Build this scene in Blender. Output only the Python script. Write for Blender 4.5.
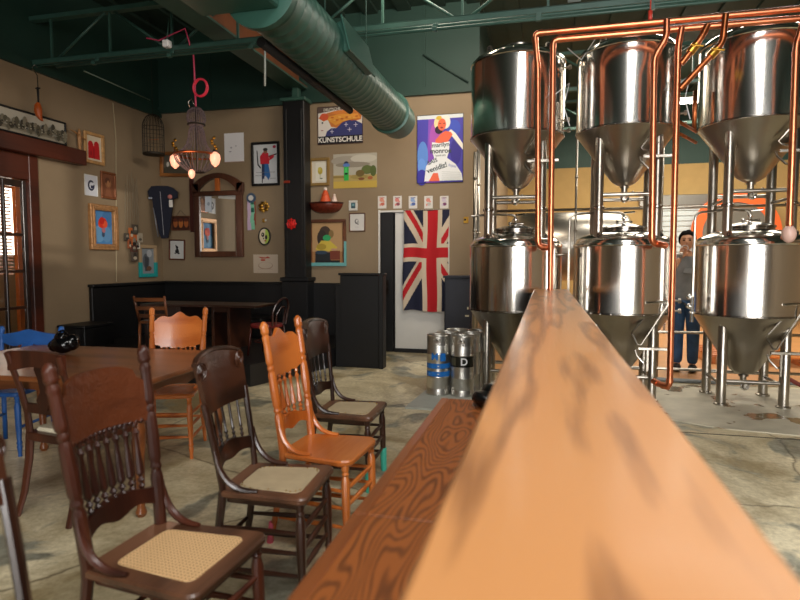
import bpy, math, random
from mathutils import Vector, Matrix
random.seed(7)
for o in list(bpy.data.objects): bpy.data.objects.remove(o)
SC = bpy.context.scene
COL = SC.collection
PI = math.pi

# ------------------------------------------------------------------ camera
F, EYE = 580.0, 1.35
YAW, PITCH = math.radians(14.1), math.radians(-3.75)
cd = bpy.data.cameras.new('camera'); cam = bpy.data.objects.new('camera', cd); COL.objects.link(cam)
cd.sensor_width = 36; cd.lens = F/800*36; cd.clip_start = 0.03; cd.clip_end = 200
cam.location = (0, 0, EYE); cam.rotation_euler = (PI/2+PITCH, 0, YAW)
cd.dof.use_dof = True; cd.dof.focus_distance = 5.2; cd.dof.aperture_fstop = 2.5
SC.camera = cam

# ------------------------------------------------------------------ world, sun, area lights, exposure
w = bpy.data.worlds.new('world'); SC.world = w; w.use_nodes = True
nt = w.node_tree; nt.nodes.clear()
sky = nt.nodes.new('ShaderNodeTexSky'); sky.sky_type = 'NISHITA'; sky.sun_disc = False
sky.sun_elevation = math.radians(35)
bg = nt.nodes.new('ShaderNodeBackground'); bg.inputs[1].default_value = 0.12
wo = nt.nodes.new('ShaderNodeOutputWorld')
nt.links.new(sky.outputs[0], bg.inputs[0]); nt.links.new(bg.outputs[0], wo.inputs[0])

def sun(name, direction, energy, color, angle):
    l = bpy.data.lights.new(name, 'SUN'); l.energy = energy; l.color = color; l.angle = math.radians(angle)
    o = bpy.data.objects.new(name, l); COL.objects.link(o)
    o.rotation_euler = Vector(direction).to_track_quat('-Z', 'Y').to_euler(); return o
def area(name, loc, target, sx, sy, energy, color, spread=180):
    l = bpy.data.lights.new(name, 'AREA'); l.shape = 'RECTANGLE'; l.size = sx; l.size_y = sy
    l.energy = energy; l.color = color; l.spread = math.radians(spread)
    o = bpy.data.objects.new(name, l); COL.objects.link(o); o.location = loc
    o.rotation_euler = (Vector(target)-Vector(loc)).to_track_quat('-Z', 'Y').to_euler(); return o
sun('low_sun', (-9.4, 11.5, -1.05), .9, (1.0, .93, .82), 0.6)
area('daylight_at_open_garage_door', (1.9, -5.15, 1.9), (1.9, 0, 1.7), 4.6, 3.6, 330, (1.0, .975, .94), 125)
area('skylight', (.95, -.6, 4.93), (.95, -.6, 0), 1.3, 6.5, 235, (1.0, .965, .92))
area('ceiling_light_wall', (-.9, 6.0, 4.4), (-1.6, 8.4, 2.3), 1.4, .4, 62, (1.0, .86, .70))
area('ceiling_light_back', (2.5, 11.5, 4.6), (2.5, 11.5, 0), 4, 3, 330, (1.0, .90, .74))
area('fill_light_person', (2.3, 7.9, 4.7), (2.0, 7.2, 0), 2.5, .5, 75, (1.0, .93, .82))  # unseen fill added to brighten the person and the tank backs
SC.view_settings.view_transform = 'Standard'; SC.view_settings.look = 'None'
SC.view_settings.exposure = 0.35; SC.view_settings.gamma = 1.0; SC.view_settings.use_curve_mapping = False

# ------------------------------------------------------------------ helpers
FWD = Vector((-math.sin(YAW)*math.cos(PITCH), math.cos(YAW)*math.cos(PITCH), math.sin(PITCH)))
RGT = Vector((math.cos(YAW), math.sin(YAW), 0)); UPV = RGT.cross(FWD)
def ray(px, py): return FWD + RGT*((px-400)/F) + UPV*((300-py)/F)
def on_y(px, py, Y):
    r = ray(px, py); t = Y/r.y; return Vector((r.x*t, Y, EYE+r.z*t))
def on_x(px, py, X):
    r = ray(px, py); t = X/r.x; return Vector((X, r.y*t, EYE+r.z*t))

def lin(c):
    if isinstance(c, str):
        c = tuple(int(c[i:i+2], 16)/255 for i in (0, 2, 4))
    return tuple(((x/12.92) if x <= .04045 else ((x+.055)/1.055)**2.4) for x in c)

MATS = {}
def mat(name, col, rough=.5, metal=0., bump=0., bscale=60., vary=0., vscale=5., coat=0., emit=None, es=0., trans=0., alpha=1., spec=None):
    if name in MATS: return MATS[name]
    m = bpy.data.materials.new(name); m.use_nodes = True; n = m.node_tree.nodes; L = m.node_tree.links
    b = n['Principled BSDF']; c = lin(col)
    b.inputs['Base Color'].default_value = (*c, 1); b.inputs['Roughness'].default_value = rough
    b.inputs['Metallic'].default_value = metal; b.inputs['Coat Weight'].default_value = coat
    if spec is not None: b.inputs['Specular IOR Level'].default_value = spec
    if trans: b.inputs['Transmission Weight'].default_value = trans
    if alpha < 1: b.inputs['Alpha'].default_value = alpha
    if emit: b.inputs['Emission Color'].default_value = (*lin(emit), 1); b.inputs['Emission Strength'].default_value = es
    tc = n.new('ShaderNodeTexCoord')
    nz = n.new('ShaderNodeTexNoise'); nz.inputs['Scale'].default_value = vscale; nz.inputs['Detail'].default_value = 5
    L.new(tc.outputs['Object'], nz.inputs['Vector'])
    if vary:
        r = n.new('ShaderNodeValToRGB'); r.color_ramp.elements[0].position = .3; r.color_ramp.elements[1].position = .7
        r.color_ramp.elements[0].color = (*[x*(1-vary) for x in c], 1); r.color_ramp.elements[1].color = (*[min(1, x*(1+vary)) for x in c], 1)
        L.new(nz.outputs['Fac'], r.inputs[0]); L.new(r.outputs[0], b.inputs['Base Color'])
    if bump:
        n2 = n.new('ShaderNodeTexNoise'); n2.inputs['Scale'].default_value = bscale; n2.inputs['Detail'].default_value = 3
        L.new(tc.outputs['Object'], n2.inputs['Vector'])
        bp = n.new('ShaderNodeBump'); bp.inputs['Strength'].default_value = bump; bp.inputs['Distance'].default_value = .01
        L.new(n2.outputs['Fac'], bp.inputs['Height']); L.new(bp.outputs[0], b.inputs['Normal'])
    MATS[name] = m; return m

def wood(name, dark, light, axis=2, scale=14., stretch=.12, dist=4., rough=.35, coat=.3, press=0., detail=2.5, mid=.5, fine=.25):
    """stained wood: a distorted band grain stretched along one object axis, with a fine streak on top"""
    if name in MATS: return MATS[name]
    m = bpy.data.materials.new(name); m.use_nodes = True; n = m.node_tree.nodes; L = m.node_tree.links
    b = n['Principled BSDF']; b.inputs['Roughness'].default_value = rough; b.inputs['Coat Weight'].default_value = coat
    b.inputs['Coat Roughness'].default_value = .15
    tc = n.new('ShaderNodeTexCoord'); mp = n.new('ShaderNodeMapping')
    s = [1., 1., 1.]; s[axis] = stretch; mp.inputs['Scale'].default_value = s
    L.new(tc.outputs['Object'], mp.inputs[0])
    nz = n.new('ShaderNodeTexNoise'); nz.inputs['Scale'].default_value = scale*.35; nz.inputs['Detail'].default_value = 2
    L.new(mp.outputs[0], nz.inputs['Vector'])
    ml = n.new('ShaderNodeMath'); ml.operation = 'MULTIPLY'; ml.inputs[1].default_value = dist*6
    L.new(nz.outputs['Fac'], ml.inputs[0])
    sn = n.new('ShaderNodeMath'); sn.operation = 'SINE'; L.new(ml.outputs[0], sn.inputs[0])
    n2 = n.new('ShaderNodeTexNoise'); n2.inputs['Scale'].default_value = scale*8; n2.inputs['Detail'].default_value = detail
    mp2 = n.new('ShaderNodeMapping'); s2 = [1., 1., 1.]; s2[axis] = .05; mp2.inputs['Scale'].default_value = s2
    L.new(tc.outputs['Object'], mp2.inputs[0]); L.new(mp2.outputs[0], n2.inputs['Vector'])
    a = n.new('ShaderNodeMath'); a.operation = 'MULTIPLY_ADD'; a.inputs[1].default_value = .5*(1-fine); a.inputs[2].default_value = mid-.5+.5-.5*fine
    L.new(sn.outputs[0], a.inputs[0])
    a2 = n.new('ShaderNodeMath'); a2.operation = 'MULTIPLY_ADD'; a2.inputs[1].default_value = fine*2
    L.new(n2.outputs['Fac'], a2.inputs[0]); L.new(a.outputs[0], a2.inputs[2])
    r = n.new('ShaderNodeValToRGB'); r.color_ramp.elements[0].color = (*lin(dark), 1); r.color_ramp.elements[1].color = (*lin(light), 1)
    r.color_ramp.elements[0].position = .1; r.color_ramp.elements[1].position = .9
    L.new(a2.outputs[0], r.inputs[0]); L.new(r.outputs[0], b.inputs['Base Color'])
    bp = n.new('ShaderNodeBump'); bp.inputs['Distance'].default_value = .004; bp.inputs['Strength'].default_value = .15
    if press:
        v = n.new('ShaderNodeTexVoronoi'); v.inputs['Scale'].default_value = 22; v.feature = 'SMOOTH_F1'
        wv = n.new('ShaderNodeTexNoise'); wv.inputs['Scale'].default_value = 26; wv.inputs['Distortion'].default_value = 3
        L.new(tc.outputs['Object'], wv.inputs['Vector']); L.new(tc.outputs['Object'], v.inputs['Vector'])
        ad = n.new('ShaderNodeMath'); ad.operation = 'ADD'; L.new(v.outputs['Distance'], ad.inputs[0]); L.new(wv.outputs['Fac'], ad.inputs[1])
        bp.inputs['Strength'].default_value = press; L.new(ad.outputs[0], bp.inputs['Height'])
    else:
        L.new(n2.outputs['Fac'], bp.inputs['Height'])
    L.new(bp.outputs[0], b.inputs['Normal'])
    MATS[name] = m; return m

class MB:
    def __init__(s): s.v = []; s.f = []; s.m = []; s.s = []
    def add(s, V, Fc, mi=0, smooth=False):
        b = len(s.v); s.v += [tuple(p) for p in V]
        for f in Fc: s.f.append([b+i for i in f]); s.m.append(mi); s.s.append(smooth)
        return s
    def box(s, x0, x1, y0, y1, z0, z1, mi=0, M=None):
        V = [(x, y, z) for x in (x0, x1) for y in (y0, y1) for z in (z0, z1)]
        if M is not None: V = [M @ Vector(p) for p in V]
        return s.add(V, [(0, 1, 3, 2), (4, 6, 7, 5), (0, 4, 5, 1), (2, 3, 7, 6), (0, 2, 6, 4), (1, 5, 7, 3)], mi)
    def bbox(s, x0, x1, y0, y1, z0, z1, r=.005, mi=0, M=None):
        """box with chamfered edges"""
        c = [(x0, x1), (y0, y1), (z0, z1)]; V = []; idx = {}
        for ix in (0, 1):
            for iy in (0, 1):
                for iz in (0, 1):
                    p = [c[0][ix], c[1][iy], c[2][iz]]; sg = [1 if i == 0 else -1 for i in (ix, iy, iz)]
                    for a in range(3):
                        q = [p[k]+(sg[k]*r if k != a else 0) for k in range(3)]
                        idx[(ix, iy, iz, a)] = len(V); V.append(q)
        Fc = []
        I = lambda ix, iy, iz, a: idx[(ix, iy, iz, a)]
        for a in range(3):
            for e in (0, 1):
                o = [k for k in range(3) if k != a]; f = []
                for (p, q) in ((0, 0), (1, 0), (1, 1), (0, 1)):
                    t = [0, 0, 0]; t[a] = e; t[o[0]] = p; t[o[1]] = q; f.append(I(*t, a))
                Fc.append(f)
        for a in range(3):
            o = [k for k in range(3) if k != a]
            for p in (0, 1):
                for q in (0, 1):
                    t0 = [0, 0, 0]; t1 = [0, 0, 0]; t1[a] = 1
                    for t in (t0, t1): t[o[0]] = p; t[o[1]] = q
                    Fc.append([I(*t0, o[0]), I(*t1, o[0]), I(*t1, o[1]), I(*t0, o[1])])
        for ix in (0, 1):
            for iy in (0, 1):
                for iz in (0, 1): Fc.append([I(ix, iy, iz, a) for a in range(3)])
        if M is not None: V = [M @ Vector(p) for p in V]
        return s.add(V, Fc, mi)
    def tube(s, pts, rad, seg=10, mi=0, cap=True, smooth=True, squash=None):
        pts = [Vector(p) for p in pts]; n = len(pts)
        if not isinstance(rad, (list, tuple)): rad = [rad]*n
        V = []; T0 = (pts[1]-pts[0]).normalized()
        up = Vector((0, 0, 1)) if abs(T0.z) < .9 else Vector((1, 0, 0))
        N = T0.cross(up).normalized()
        for i, p in enumerate(pts):
            if i == 0: T = T0
            elif i == n-1: T = (pts[i]-pts[i-1])
            else: T = (pts[i+1]-pts[i]).normalized()+(pts[i]-pts[i-1]).normalized()
            if T.length < 1e-9: T = T0
            T = T.normalized(); N = (N-T*N.dot(T)); N = N.normalized() if N.length > 1e-6 else T.orthogonal().normalized()
            B = T.cross(N); q = squash or (1, 1)
            for k in range(seg):
                a = 2*PI*k/seg; V.append(p+(N*math.cos(a)*q[0]+B*math.sin(a)*q[1])*rad[i])
        Fc = [(i*seg+k, i*seg+(k+1) % seg, (i+1)*seg+(k+1) % seg, (i+1)*seg+k) for i in range(n-1) for k in range(seg)]
        s.add(V, Fc, mi, smooth)
        if cap:
            b = len(s.v)-len(V)
            s.f += [[b+k for k in reversed(range(seg))], [b+(n-1)*seg+k for k in range(seg)]]; s.m += [mi, mi]; s.s += [False, False]
        return s
    def turned(s, p0, p1, prof, seg=10, mi=0):
        """turned member: prof = [(t, r)...] from p0 to p1"""
        p0, p1 = Vector(p0), Vector(p1)
        return s.tube([p0.lerp(p1, t) for t, r in prof], [r for t, r in prof], seg, mi)
    def lathe(s, prof, c=(0, 0, 0), seg=32, mi=0, smooth=True, capb=False, capt=False):
        V = [(c[0]+r*math.cos(2*PI*k/seg), c[1]+r*math.sin(2*PI*k/seg), c[2]+z) for r, z in prof for k in range(seg)]
        n = len(prof)
        Fc = [(i*seg+k, i*seg+(k+1) % seg, (i+1)*seg+(k+1) % seg, (i+1)*seg+k) for i in range(n-1) for k in range(seg)]
        if capb: Fc.append([k for k in reversed(range(seg))])
        if capt: Fc.append([(n-1)*seg+k for k in range(seg)])
        return s.add(V, Fc, mi, smooth)
    def prism(s, outline, t0, t1, M=None, mi=0, bend=None, sub=1):
        """outline in (a, b), extruded along c from t0 to t1; axes a->x, b->z, c->y unless M maps it"""
        n = len(outline)
        V = [Vector((a, t0, b)) for a, b in outline]+[Vector((a, t1, b)) for a, b in outline]
        if bend: V = [bend(p) for p in V]
        if M is not None: V = [M @ p for p in V]
        return s.add(V, [list(range(n)), list(reversed(range(n, 2*n)))]+[(i, i+n, (i+1) % n+n, (i+1) % n) for i in range(n)], mi)
    def ball(s, c, r, seg=12, rings=8, mi=0, sc=(1, 1, 1)):
        pr = [(r*math.sin(PI*i/rings) if 0 < i < rings else r*.001, -r*math.cos(PI*i/rings)) for i in range(rings+1)]
        V = [(c[0]+q*math.cos(2*PI*k/seg)*sc[0], c[1]+q*math.sin(2*PI*k/seg)*sc[1], c[2]+z*sc[2]) for q, z in pr for k in range(seg)]
        return s.add(V, [(i*seg+k, i*seg+(k+1) % seg, (i+1)*seg+(k+1) % seg, (i+1)*seg+k) for i in range(rings) for k in range(seg)], mi, True)
    def panel(s, x0, x1, z0, z1, y0, y1, fn, nx=8, mi=0, M=None, nz=1):
        """plate with top/bottom edge functions: fn(u)->(zb, zt, yoff); x along width, y thickness"""
        V = []
        for i in range(nx+1):
            u = i/nx; zb, zt, yo = fn(u); x = x0+(x1-x0)*u
            for (y, z) in ((y0+yo, zb), (y1+yo, zb), (y1+yo, zt), (y0+yo, zt)): V.append(Vector((x, y, z)))
        if M is not None: V = [M @ p for p in V]
        Fc = []
        for i in range(nx):
            a = i*4; b = a+4
            for k in range(4): Fc.append((a+k, a+(k+1) % 4, b+(k+1) % 4, b+k))
        Fc += [(3, 2, 1, 0), tuple(nx*4+k for k in range(4))]
        return s.add(V, Fc, mi)
    def build(s, name, mats, parent=None, loc=None, rz=0):
        me = bpy.data.meshes.new(name); me.from_pydata(s.v, [], s.f)
        if not isinstance(mats, (list, tuple)): mats = [mats]
        for m in mats: me.materials.append(m)
        me.polygons.foreach_set('material_index', [min(i, len(mats)-1) for i in s.m])
        me.polygons.foreach_set('use_smooth', s.s)
        import bmesh
        bm = bmesh.new(); bm.from_mesh(me); bmesh.ops.recalc_face_normals(bm, faces=bm.faces)
        for e in bm.edges:
            if len(e.link_faces) == 2 and e.link_faces[0].normal.dot(e.link_faces[1].normal) < .84: e.smooth = False
        bm.to_mesh(me); bm.free()
        me.update()
        o = bpy.data.objects.new(name, me); COL.objects.link(o)
        if parent: o.parent = parent
        if loc: o.location = loc
        if rz: o.rotation_euler.z = rz
        return o

def tag(o, label=None, cat=None, group=None, kind=None):
    if label: o['label'] = label
    if cat: o['category'] = cat
    if group: o['group'] = group
    if kind: o['kind'] = kind
    return o
def thing(name, label, cat, loc=(0, 0, 0), rz=0, group=None, tilt=None):
    o = bpy.data.objects.new(name, None); o.empty_display_size = .1; COL.objects.link(o)
    o.location = loc; o.rotation_euler = (0, 0, rz)
    return tag(o, label, cat, group)
def struct(name, mb, m):
    return tag(mb.build(name, m), kind='structure')
def copy_tree(o, parent=None):
    c = o.copy(); COL.objects.link(c)
    if parent: c.parent = parent
    for ch in list(o.children): copy_tree(ch, c)
    return c

def text_geo(txt, size, bold=False):
    """flat lettering as (verts, faces) in x/y, centred"""
    cu = bpy.data.curves.new('lettering', 'FONT'); cu.body = txt; cu.size = size; cu.align_x = 'CENTER'; cu.align_y = 'CENTER'
    cu.resolution_u = 3
    if bold: cu.offset = size*.025
    o = bpy.data.objects.new('lettering', cu); COL.objects.link(o)
    dg = bpy.context.evaluated_depsgraph_get(); me = bpy.data.meshes.new_from_object(o.evaluated_get(dg))
    V = [tuple(v.co) for v in me.vertices]; Fc = [list(p.vertices) for p in me.polygons]
    bpy.data.objects.remove(o); bpy.data.curves.remove(cu); bpy.data.meshes.remove(me)
    return V, Fc

# ------------------------------------------------------------------ materials
def concrete():
    m = bpy.data.materials.new('polished_concrete'); m.use_nodes = True; n = m.node_tree.nodes; L = m.node_tree.links
    b = n['Principled BSDF']; tc = n.new('ShaderNodeTexCoord')
    def noise(sc, det, rough=.6, dist=0):
        z = n.new('ShaderNodeTexNoise'); z.inputs['Scale'].default_value = sc; z.inputs['Detail'].default_value = det
        z.inputs['Roughness'].default_value = rough; z.inputs['Distortion'].default_value = dist
        L.new(tc.outputs['Object'], z.inputs['Vector']); return z
    def ramp(src, a, bb, ca, cb):
        r = n.new('ShaderNodeValToRGB'); r.color_ramp.elements[0].position = a; r.color_ramp.elements[1].position = bb
        r.color_ramp.elements[0].color = (*lin(ca), 1); r.color_ramp.elements[1].color = (*lin(cb), 1)
        L.new(src, r.inputs[0]); return r
    def mix(f, a, c, mode='MIX'):
        x = n.new('ShaderNodeMix'); x.data_type = 'RGBA'; x.blend_type = mode
        if hasattr(f, 'name'): L.new(f, x.inputs[0])
        else: x.inputs[0].default_value = f
        L.new(a, x.inputs[6]); L.new(c, x.inputs[7]); return x.outputs[2]
    base = ramp(noise(1.1, 9, .62, .6).outputs['Fac'], .40, .62, '9c8b66', 'ece0be')
    grey = ramp(noise(7, 6, .7).outputs['Fac'], .35, .7, '6f6c5b', 'a8a896')
    msk = ramp(noise(1.7, 5, .55, .8).outputs['Fac'], .54, .60, '000000', 'ffffff')
    c1 = mix(msk.outputs[0], base.outputs[0], grey.outputs[0])
    spots = ramp(noise(30, 6, .7).outputs['Fac'], .3, .6, 'b9b3a2', 'ffffff')
    c2 = mix(.65, c1, spots.outputs[0], 'MULTIPLY')
    v = n.new('ShaderNodeTexVoronoi'); v.feature = 'DISTANCE_TO_EDGE'; v.inputs['Scale'].default_value = .55
    nd = noise(3, 4); mx = n.new('ShaderNodeMix'); mx.data_type = 'VECTOR'; mx.inputs[0].default_value = .12
    L.new(tc.outputs['Object'], mx.inputs[4]); L.new(nd.outputs['Color'], mx.inputs[5]); L.new(mx.outputs[1], v.inputs['Vector'])
    crack = ramp(v.outputs['Distance'], .0, .006, '6a5f48', 'ffffff')
    c3 = mix(.8, c2, crack.outputs[0], 'MULTIPLY')
    L.new(c3, b.inputs['Base Color'])
    rr = n.new('ShaderNodeMapRange'); rr.inputs[3].default_value = .22; rr.inputs[4].default_value = .5
    L.new(noise(2.3, 6).outputs['Fac'], rr.inputs[0]); L.new(rr.outputs[0], b.inputs['Roughness'])
    return m
CONC = concrete()
WALL = mat('taupe_wall_paint', '8f7c62', .75, vary=.06, vscale=2, bump=.08, bscale=120)
GREENP = mat('dark_green_painted_wall', '1b3a31', .6, vary=.1, vscale=1.5)
GREENM = mat('green_painted_steel', '33544a', .45, vary=.12, vscale=6)
GREEND = mat('green_roof_deck', '1c332b', .7, vary=.15)
DUCTG = mat('green_painted_duct', '2f574c', .38, metal=.1, vary=.08, vscale=5)
BLACKP = mat('black_gloss_paint', '0a0b0e', .5, vary=.3, vscale=3)
BLACKL = mat('black_leather', '0a0a0b', .3, bump=.2, bscale=40)
WHITEP = mat('white_paint', 'd8d6d0', .5, vary=.03)
STEEL = mat('polished_stainless', 'dedad4', .16, 1., vary=.05, vscale=2)
STEELB = mat('satin_stainless', 'a59f95', .30, 1., vary=.08, vscale=4, bump=.03, bscale=30)
STEELD = mat('dark_stainless', '8e8a84', .22, 1., vary=.1, vscale=3)
COPPER = mat('copper_pipe', 'dd8660', .33, 1., vary=.08, vscale=7)
COPPERD = mat('tarnished_copper', 'b0673f', .35, 1., vary=.25, vscale=12)
BRASS = mat('brass', 'b98d3c', .3, 1., vary=.2, vscale=10)
CHROME = mat('chrome', 'e2e2e2', .08, 1.)
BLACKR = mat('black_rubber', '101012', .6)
MAHOG = wood('mahogany_stain', '220d07', '4d2414', 2, 14, .15, 2.2, .4, .12)
MAHOGP = wood('pressed_mahogany', '2a1009', '5f3019', 1, 14, .2, 2.2, .4, .1, press=.7)
DARKW = wood('dark_walnut_stain', '170d09', '3a2116', 2, 14, .15, 2.2, .3, .4)
DARKWP = wood('pressed_dark_walnut', '1d100a', '432517', 1, 14, .2, 2, .32, .35)
SEATW = wood('worn_brown_seat_wood', '2c1a10', '6b4630', 1, 12, .15, 2, .4, .2)
OAK = wood('golden_oak', 'a4501a', 'cc7433', 2, 16, .12, 2, .28, .5)
OAKP = wood('pressed_golden_oak', 'a85019', 'cb7131', 1, 16, .2, 2.4, .3, .5, press=.25)
OAKS = wood('golden_oak_seat', 'ab551d', 'd27a38', 1, 10, .12, 2, .25, .5)
TABLEW = wood('brown_oak_table', '3a1b0d', '7a4522', 0, 9, .12, 2.5, .34, .2)
BEAMW = wood('red_brown_beam', '1f0b06', '52210f', 1, 5, .12, 2.2, .45, .2)
FRAMEW = wood('dark_red_mirror_wood', '281009', '59301b', 2, 10, .15, 2, .3, .4)
BARW = wood('varnished_bar_top', '673b1f', 'c78b55', 1, 20, .09, 4.5, .34, .12, mid=.72, fine=.25)
LEDGEW = wood('oak_plywood_ledge', '210e04', '8f4f20', 1, 15, .22, 36, .5, .0, mid=.70, fine=.25)
LEDGEE = wood('oak_ledge_edging', '6b3818', '9a5a30', 1, 9, .08, 2, .4, .3)
def cane_mat():
    m = bpy.data.materials.new('woven_cane'); m.use_nodes = True; n = m.node_tree.nodes; L = m.node_tree.links
    b = n['Principled BSDF']; b.inputs['Roughness'].default_value = .5
    tc = n.new('ShaderNodeTexCoord'); mp = n.new('ShaderNodeMapping'); mp.inputs['Scale'].default_value = (75, 75, 75)
    mp.inputs['Rotation'].default_value = (0, 0, .05)
    L.new(tc.outputs['Object'], mp.inputs[0])
    v = n.new('ShaderNodeTexVoronoi'); v.inputs['Scale'].default_value = 1; v.inputs['Randomness'].default_value = 0
    L.new(mp.outputs[0], v.inputs['Vector'])
    r = n.new('ShaderNodeValToRGB'); r.color_ramp.elements[0].position = .22; r.color_ramp.elements[1].position = .34
    r.color_ramp.elements[0].color = (*lin('8a5a2c'), 1); r.color_ramp.elements[1].color = (*lin('dcb583'), 1)
    L.new(v.outputs['Distance'], r.inputs[0]); L.new(r.outputs[0], b.inputs['Base Color']); return m
CANE = cane_mat()
BOARD = mat('tan_seat_board', 'ab9878', .7, vary=.12, vscale=12)
CREAM = mat('cream_seat_cloth', 'd9cfb4', .8)
BLUE = mat('blue_chair_paint', '2058a0', .45, vary=.15, vscale=9)
REDV = mat('dark_red_seat', '6d1414', .6)
TEAL = mat('teal_dip_paint', '49bfa8', .5); PINK = mat('pink_dip_paint', 'e0607a', .5)
GLASS = mat('clear_glass', 'ffffff', .02, trans=1.0)

# ------------------------------------------------------------------ the room
XL, YB, XR, YR, YF, XS, ZC, ZG = -6.13, 8.35, 7.0, -5.0, 14.8, -.95, 5.0, 3.77
TANF = mat('mustard_far_wall', 'b0925c', .8, vary=.05)
struct('floor', MB().box(XL-.3, XR+.2, YR-5, YF+.3, -.1, 0), CONC)
struct('ceiling', MB().box(XL-.3, XR+.2, YR-.2, YF+.3, ZC, ZC+.1), GREEND)
DX0, DX1, DZ = -2.40, -1.38, 2.11
m = MB()
for x0, x1, z0, z1, mi in ((XL-.2, DX0, 0, ZG, 0), (DX1, XS, 0, ZG, 0), (DX0, DX1, DZ, ZG, 0), (XL-.2, XS, ZG, ZC, 1)):
    m.box(x0, x1, YB, YB+.15, z0, z1, mi)
struct('wall_back', m, [WALL, GREENP])
LO0, LO1, LOZ = 3.2, on_x(33, 200, XL).y, 2.36
m = MB()
ZL = 3.72
for y0, y1, z0, z1, mi in ((YR-.2, LO0, 0, ZL, 0), (LO1, YB, 0, ZL, 0), (LO0, LO1, LOZ, ZL, 0), (YR-.2, YB, ZL, ZC, 1)):
    m.box(XL-.2, XL, y0, y1, z0, z1, mi)
struct('wall_left', m, [WALL, GREENP])
m = MB(); m.box(XS-.15, XS, YB+.15, YF, 0, ZG, 0); m.box(XS-.15, XS, YB+.15, YF, ZG, ZC, 1); struct('wall_side', m, [WALL, GREENP])
m = MB(); m.box(XS-.15, XR+.2, YF, YF+.15, 0, 3.62, 0); m.box(XS-.15, XR+.2, YF, YF+.15, 3.62, ZC, 1); struct('wall_far', m, [TANF, GREENP])
m = MB(); m.box(XR, XR+.15, YR, YF, 0, 3.7, 0); m.box(XR, XR+.15, YR, YF, 3.7, ZC, 1); struct('wall_right', m, [WALL, GREENP])
# rear wall behind the camera with an open garage door and a transom window
GX0, GX1, GZ = -.5, 4.3, 3.8
TX0, TX1, TZ0, TZ1 = 4.32, 4.4, 3.85, 3.9
m = MB()
for x0, x1, z0, z1, mi in ((XL-.2, GX0, 0, GZ, 0), (GX1, XR, 0, GZ, 0), (XL-.2, XR, GZ, TZ0, 0), (XL-.2, TX0, TZ0, TZ1, 0), (TX1, XR, TZ0, TZ1, 0), (XL-.2, XR, TZ1, ZC, 1)):
    m.box(x0, x1, YR-.2, YR, z0, z1, mi)
struct('wall_rear', m, [WALL, GREENP])
m = MB()
for x in (.35, 1.25, 2.35, 3.3): m.box(x, x+.16, YR-.1, YR, 0, GZ)
for z in (1.25, 2.5): m.box(GX0, GX1, YR-.08, YR-.02, z, z+.06)
struct('reflection_mullions', m, DARKW)  # unseen posts and bars added to break the tank reflections into stripes
struct('wall_sun_blocker', MB().box(-6, 9, -7.7, -7.5, 0, 2.6), WALL)  # unseen wall added only to keep the sun out of the garage opening
# upper wall sheet-metal seams and conduit
m = MB()
for x in (-5.2, -4.3, -2.7, -1.75): m.box(x, x+.03, YB-.02, YB+.01, ZG+.03, ZC)
m.box(XL, XS, YB-.05, YB+.01, ZG-.03, ZG+.07)
struct('trim_1', m, GREENP)
struct('trim_2', MB().box(XL-.01, XL+.05, YR, YB, ZL-.04, ZL+.06), GREENP)

# dark dado boards and partition
m = MB(); m.bbox(XL, -3.98, YB-.06, YB, 0, 1.03, .01); m.bbox(XL, -3.98, YB-.09, YB, 1.0, 1.04, .008)
m.bbox(-3.68, -2.44, YB-.06, YB, 0, 1.03, .01); struct('trim_3', m, BLACKP)
m = MB(); m.bbox(XL, XL+.06, 6.72, YB-.06, 0, 1.0, .01); m.bbox(XL, XL+.1, 6.7, YB-.06, 1.0, 1.04, .008); struct('trim_4', m, BLACKP)
m = MB(); m.bbox(-2.55, -1.99, 7.0, 7.07, 0, 1.18, .008); m.bbox(-2.57, -1.95, 6.98, 7.1, 1.18, 1.21, .008); m.bbox(-2.03, -1.97, 6.97, 7.12, 0, 1.19, .008)
m.bbox(-2.62, -2.53, 7.0, 8.28, 0, 1.06, .008)
struct('wall_partition', m, BLACKP)
m = MB(); pl = [(-6.1, 5.62), (-3.08, 5.62), (-2.63, 7.0), (-2.63, 8.28), (-6.1, 8.28)]
m.add([(x, y, z) for z in (0, .24) for x, y in pl], [[0, 1, 2, 3, 4], [9, 8, 7, 6, 5]]+[[i, (i+1) % 5, (i+1) % 5+5, i+5] for i in range(5)])
struct('floor_platform', m, mat('black_platform_paint', '141417', .4, vary=.3))

# door in the back wall
m = MB(); m.bbox(DX0+.22, DX1, YB+.03, YB+.08, 0.03, DZ-.03, .004); d1 = struct('door_1', m, WHITEP)
m = MB(); m.box(DX0-.025, DX0, YB-.02, YB+.12, 0, DZ+.01); m.box(DX0, DX1, YB-.005, YB+.1, DZ-.025, DZ); m.box(DX1, DX1+.02, YB-.012, YB+.1, 0, DZ)
m.box(DX0, DX1, YB+.09, YB+.14, 0, DZ, 1); struct('trim_5', m, [WHITEP, BLACKP])
m = MB(); m.bbox(DX0+.01, DX0+.2, YB+.0, YB+.05, .01, DZ-.03, .004); d3 = struct('door_3', m, BLACKP)
m = MB(); m.bbox(DX0+.06, DX0+.13, YB-.012, YB+.0, .86, 1.08, .003); m.build('lock_plate', mat('dark_bronze', '3a3430', .4, 1.), d3)
m = MB(); m.ball((DX0+.095, YB-.05, .98), .028); m.tube([(DX0+.095, YB-.03, .98), (DX0+.095, YB, .98)], .01); m.build('knob', mat('dark_bronze', ''), d3)
struct('baseboard_back', MB().bbox(DX1, XS, YB-.02, YB, 0, .12, .004).box(DX0+.21, DX1, YB+.01, YB+.03, 0.0, .06), BLACKP)
tag(MB().bbox(-2.44, -2.35, YB-.015, YB, .17, .3, .003).build('wall_outlet', WHITEP), 'white wall outlet low beside the dark door strip', 'outlet')

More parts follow.
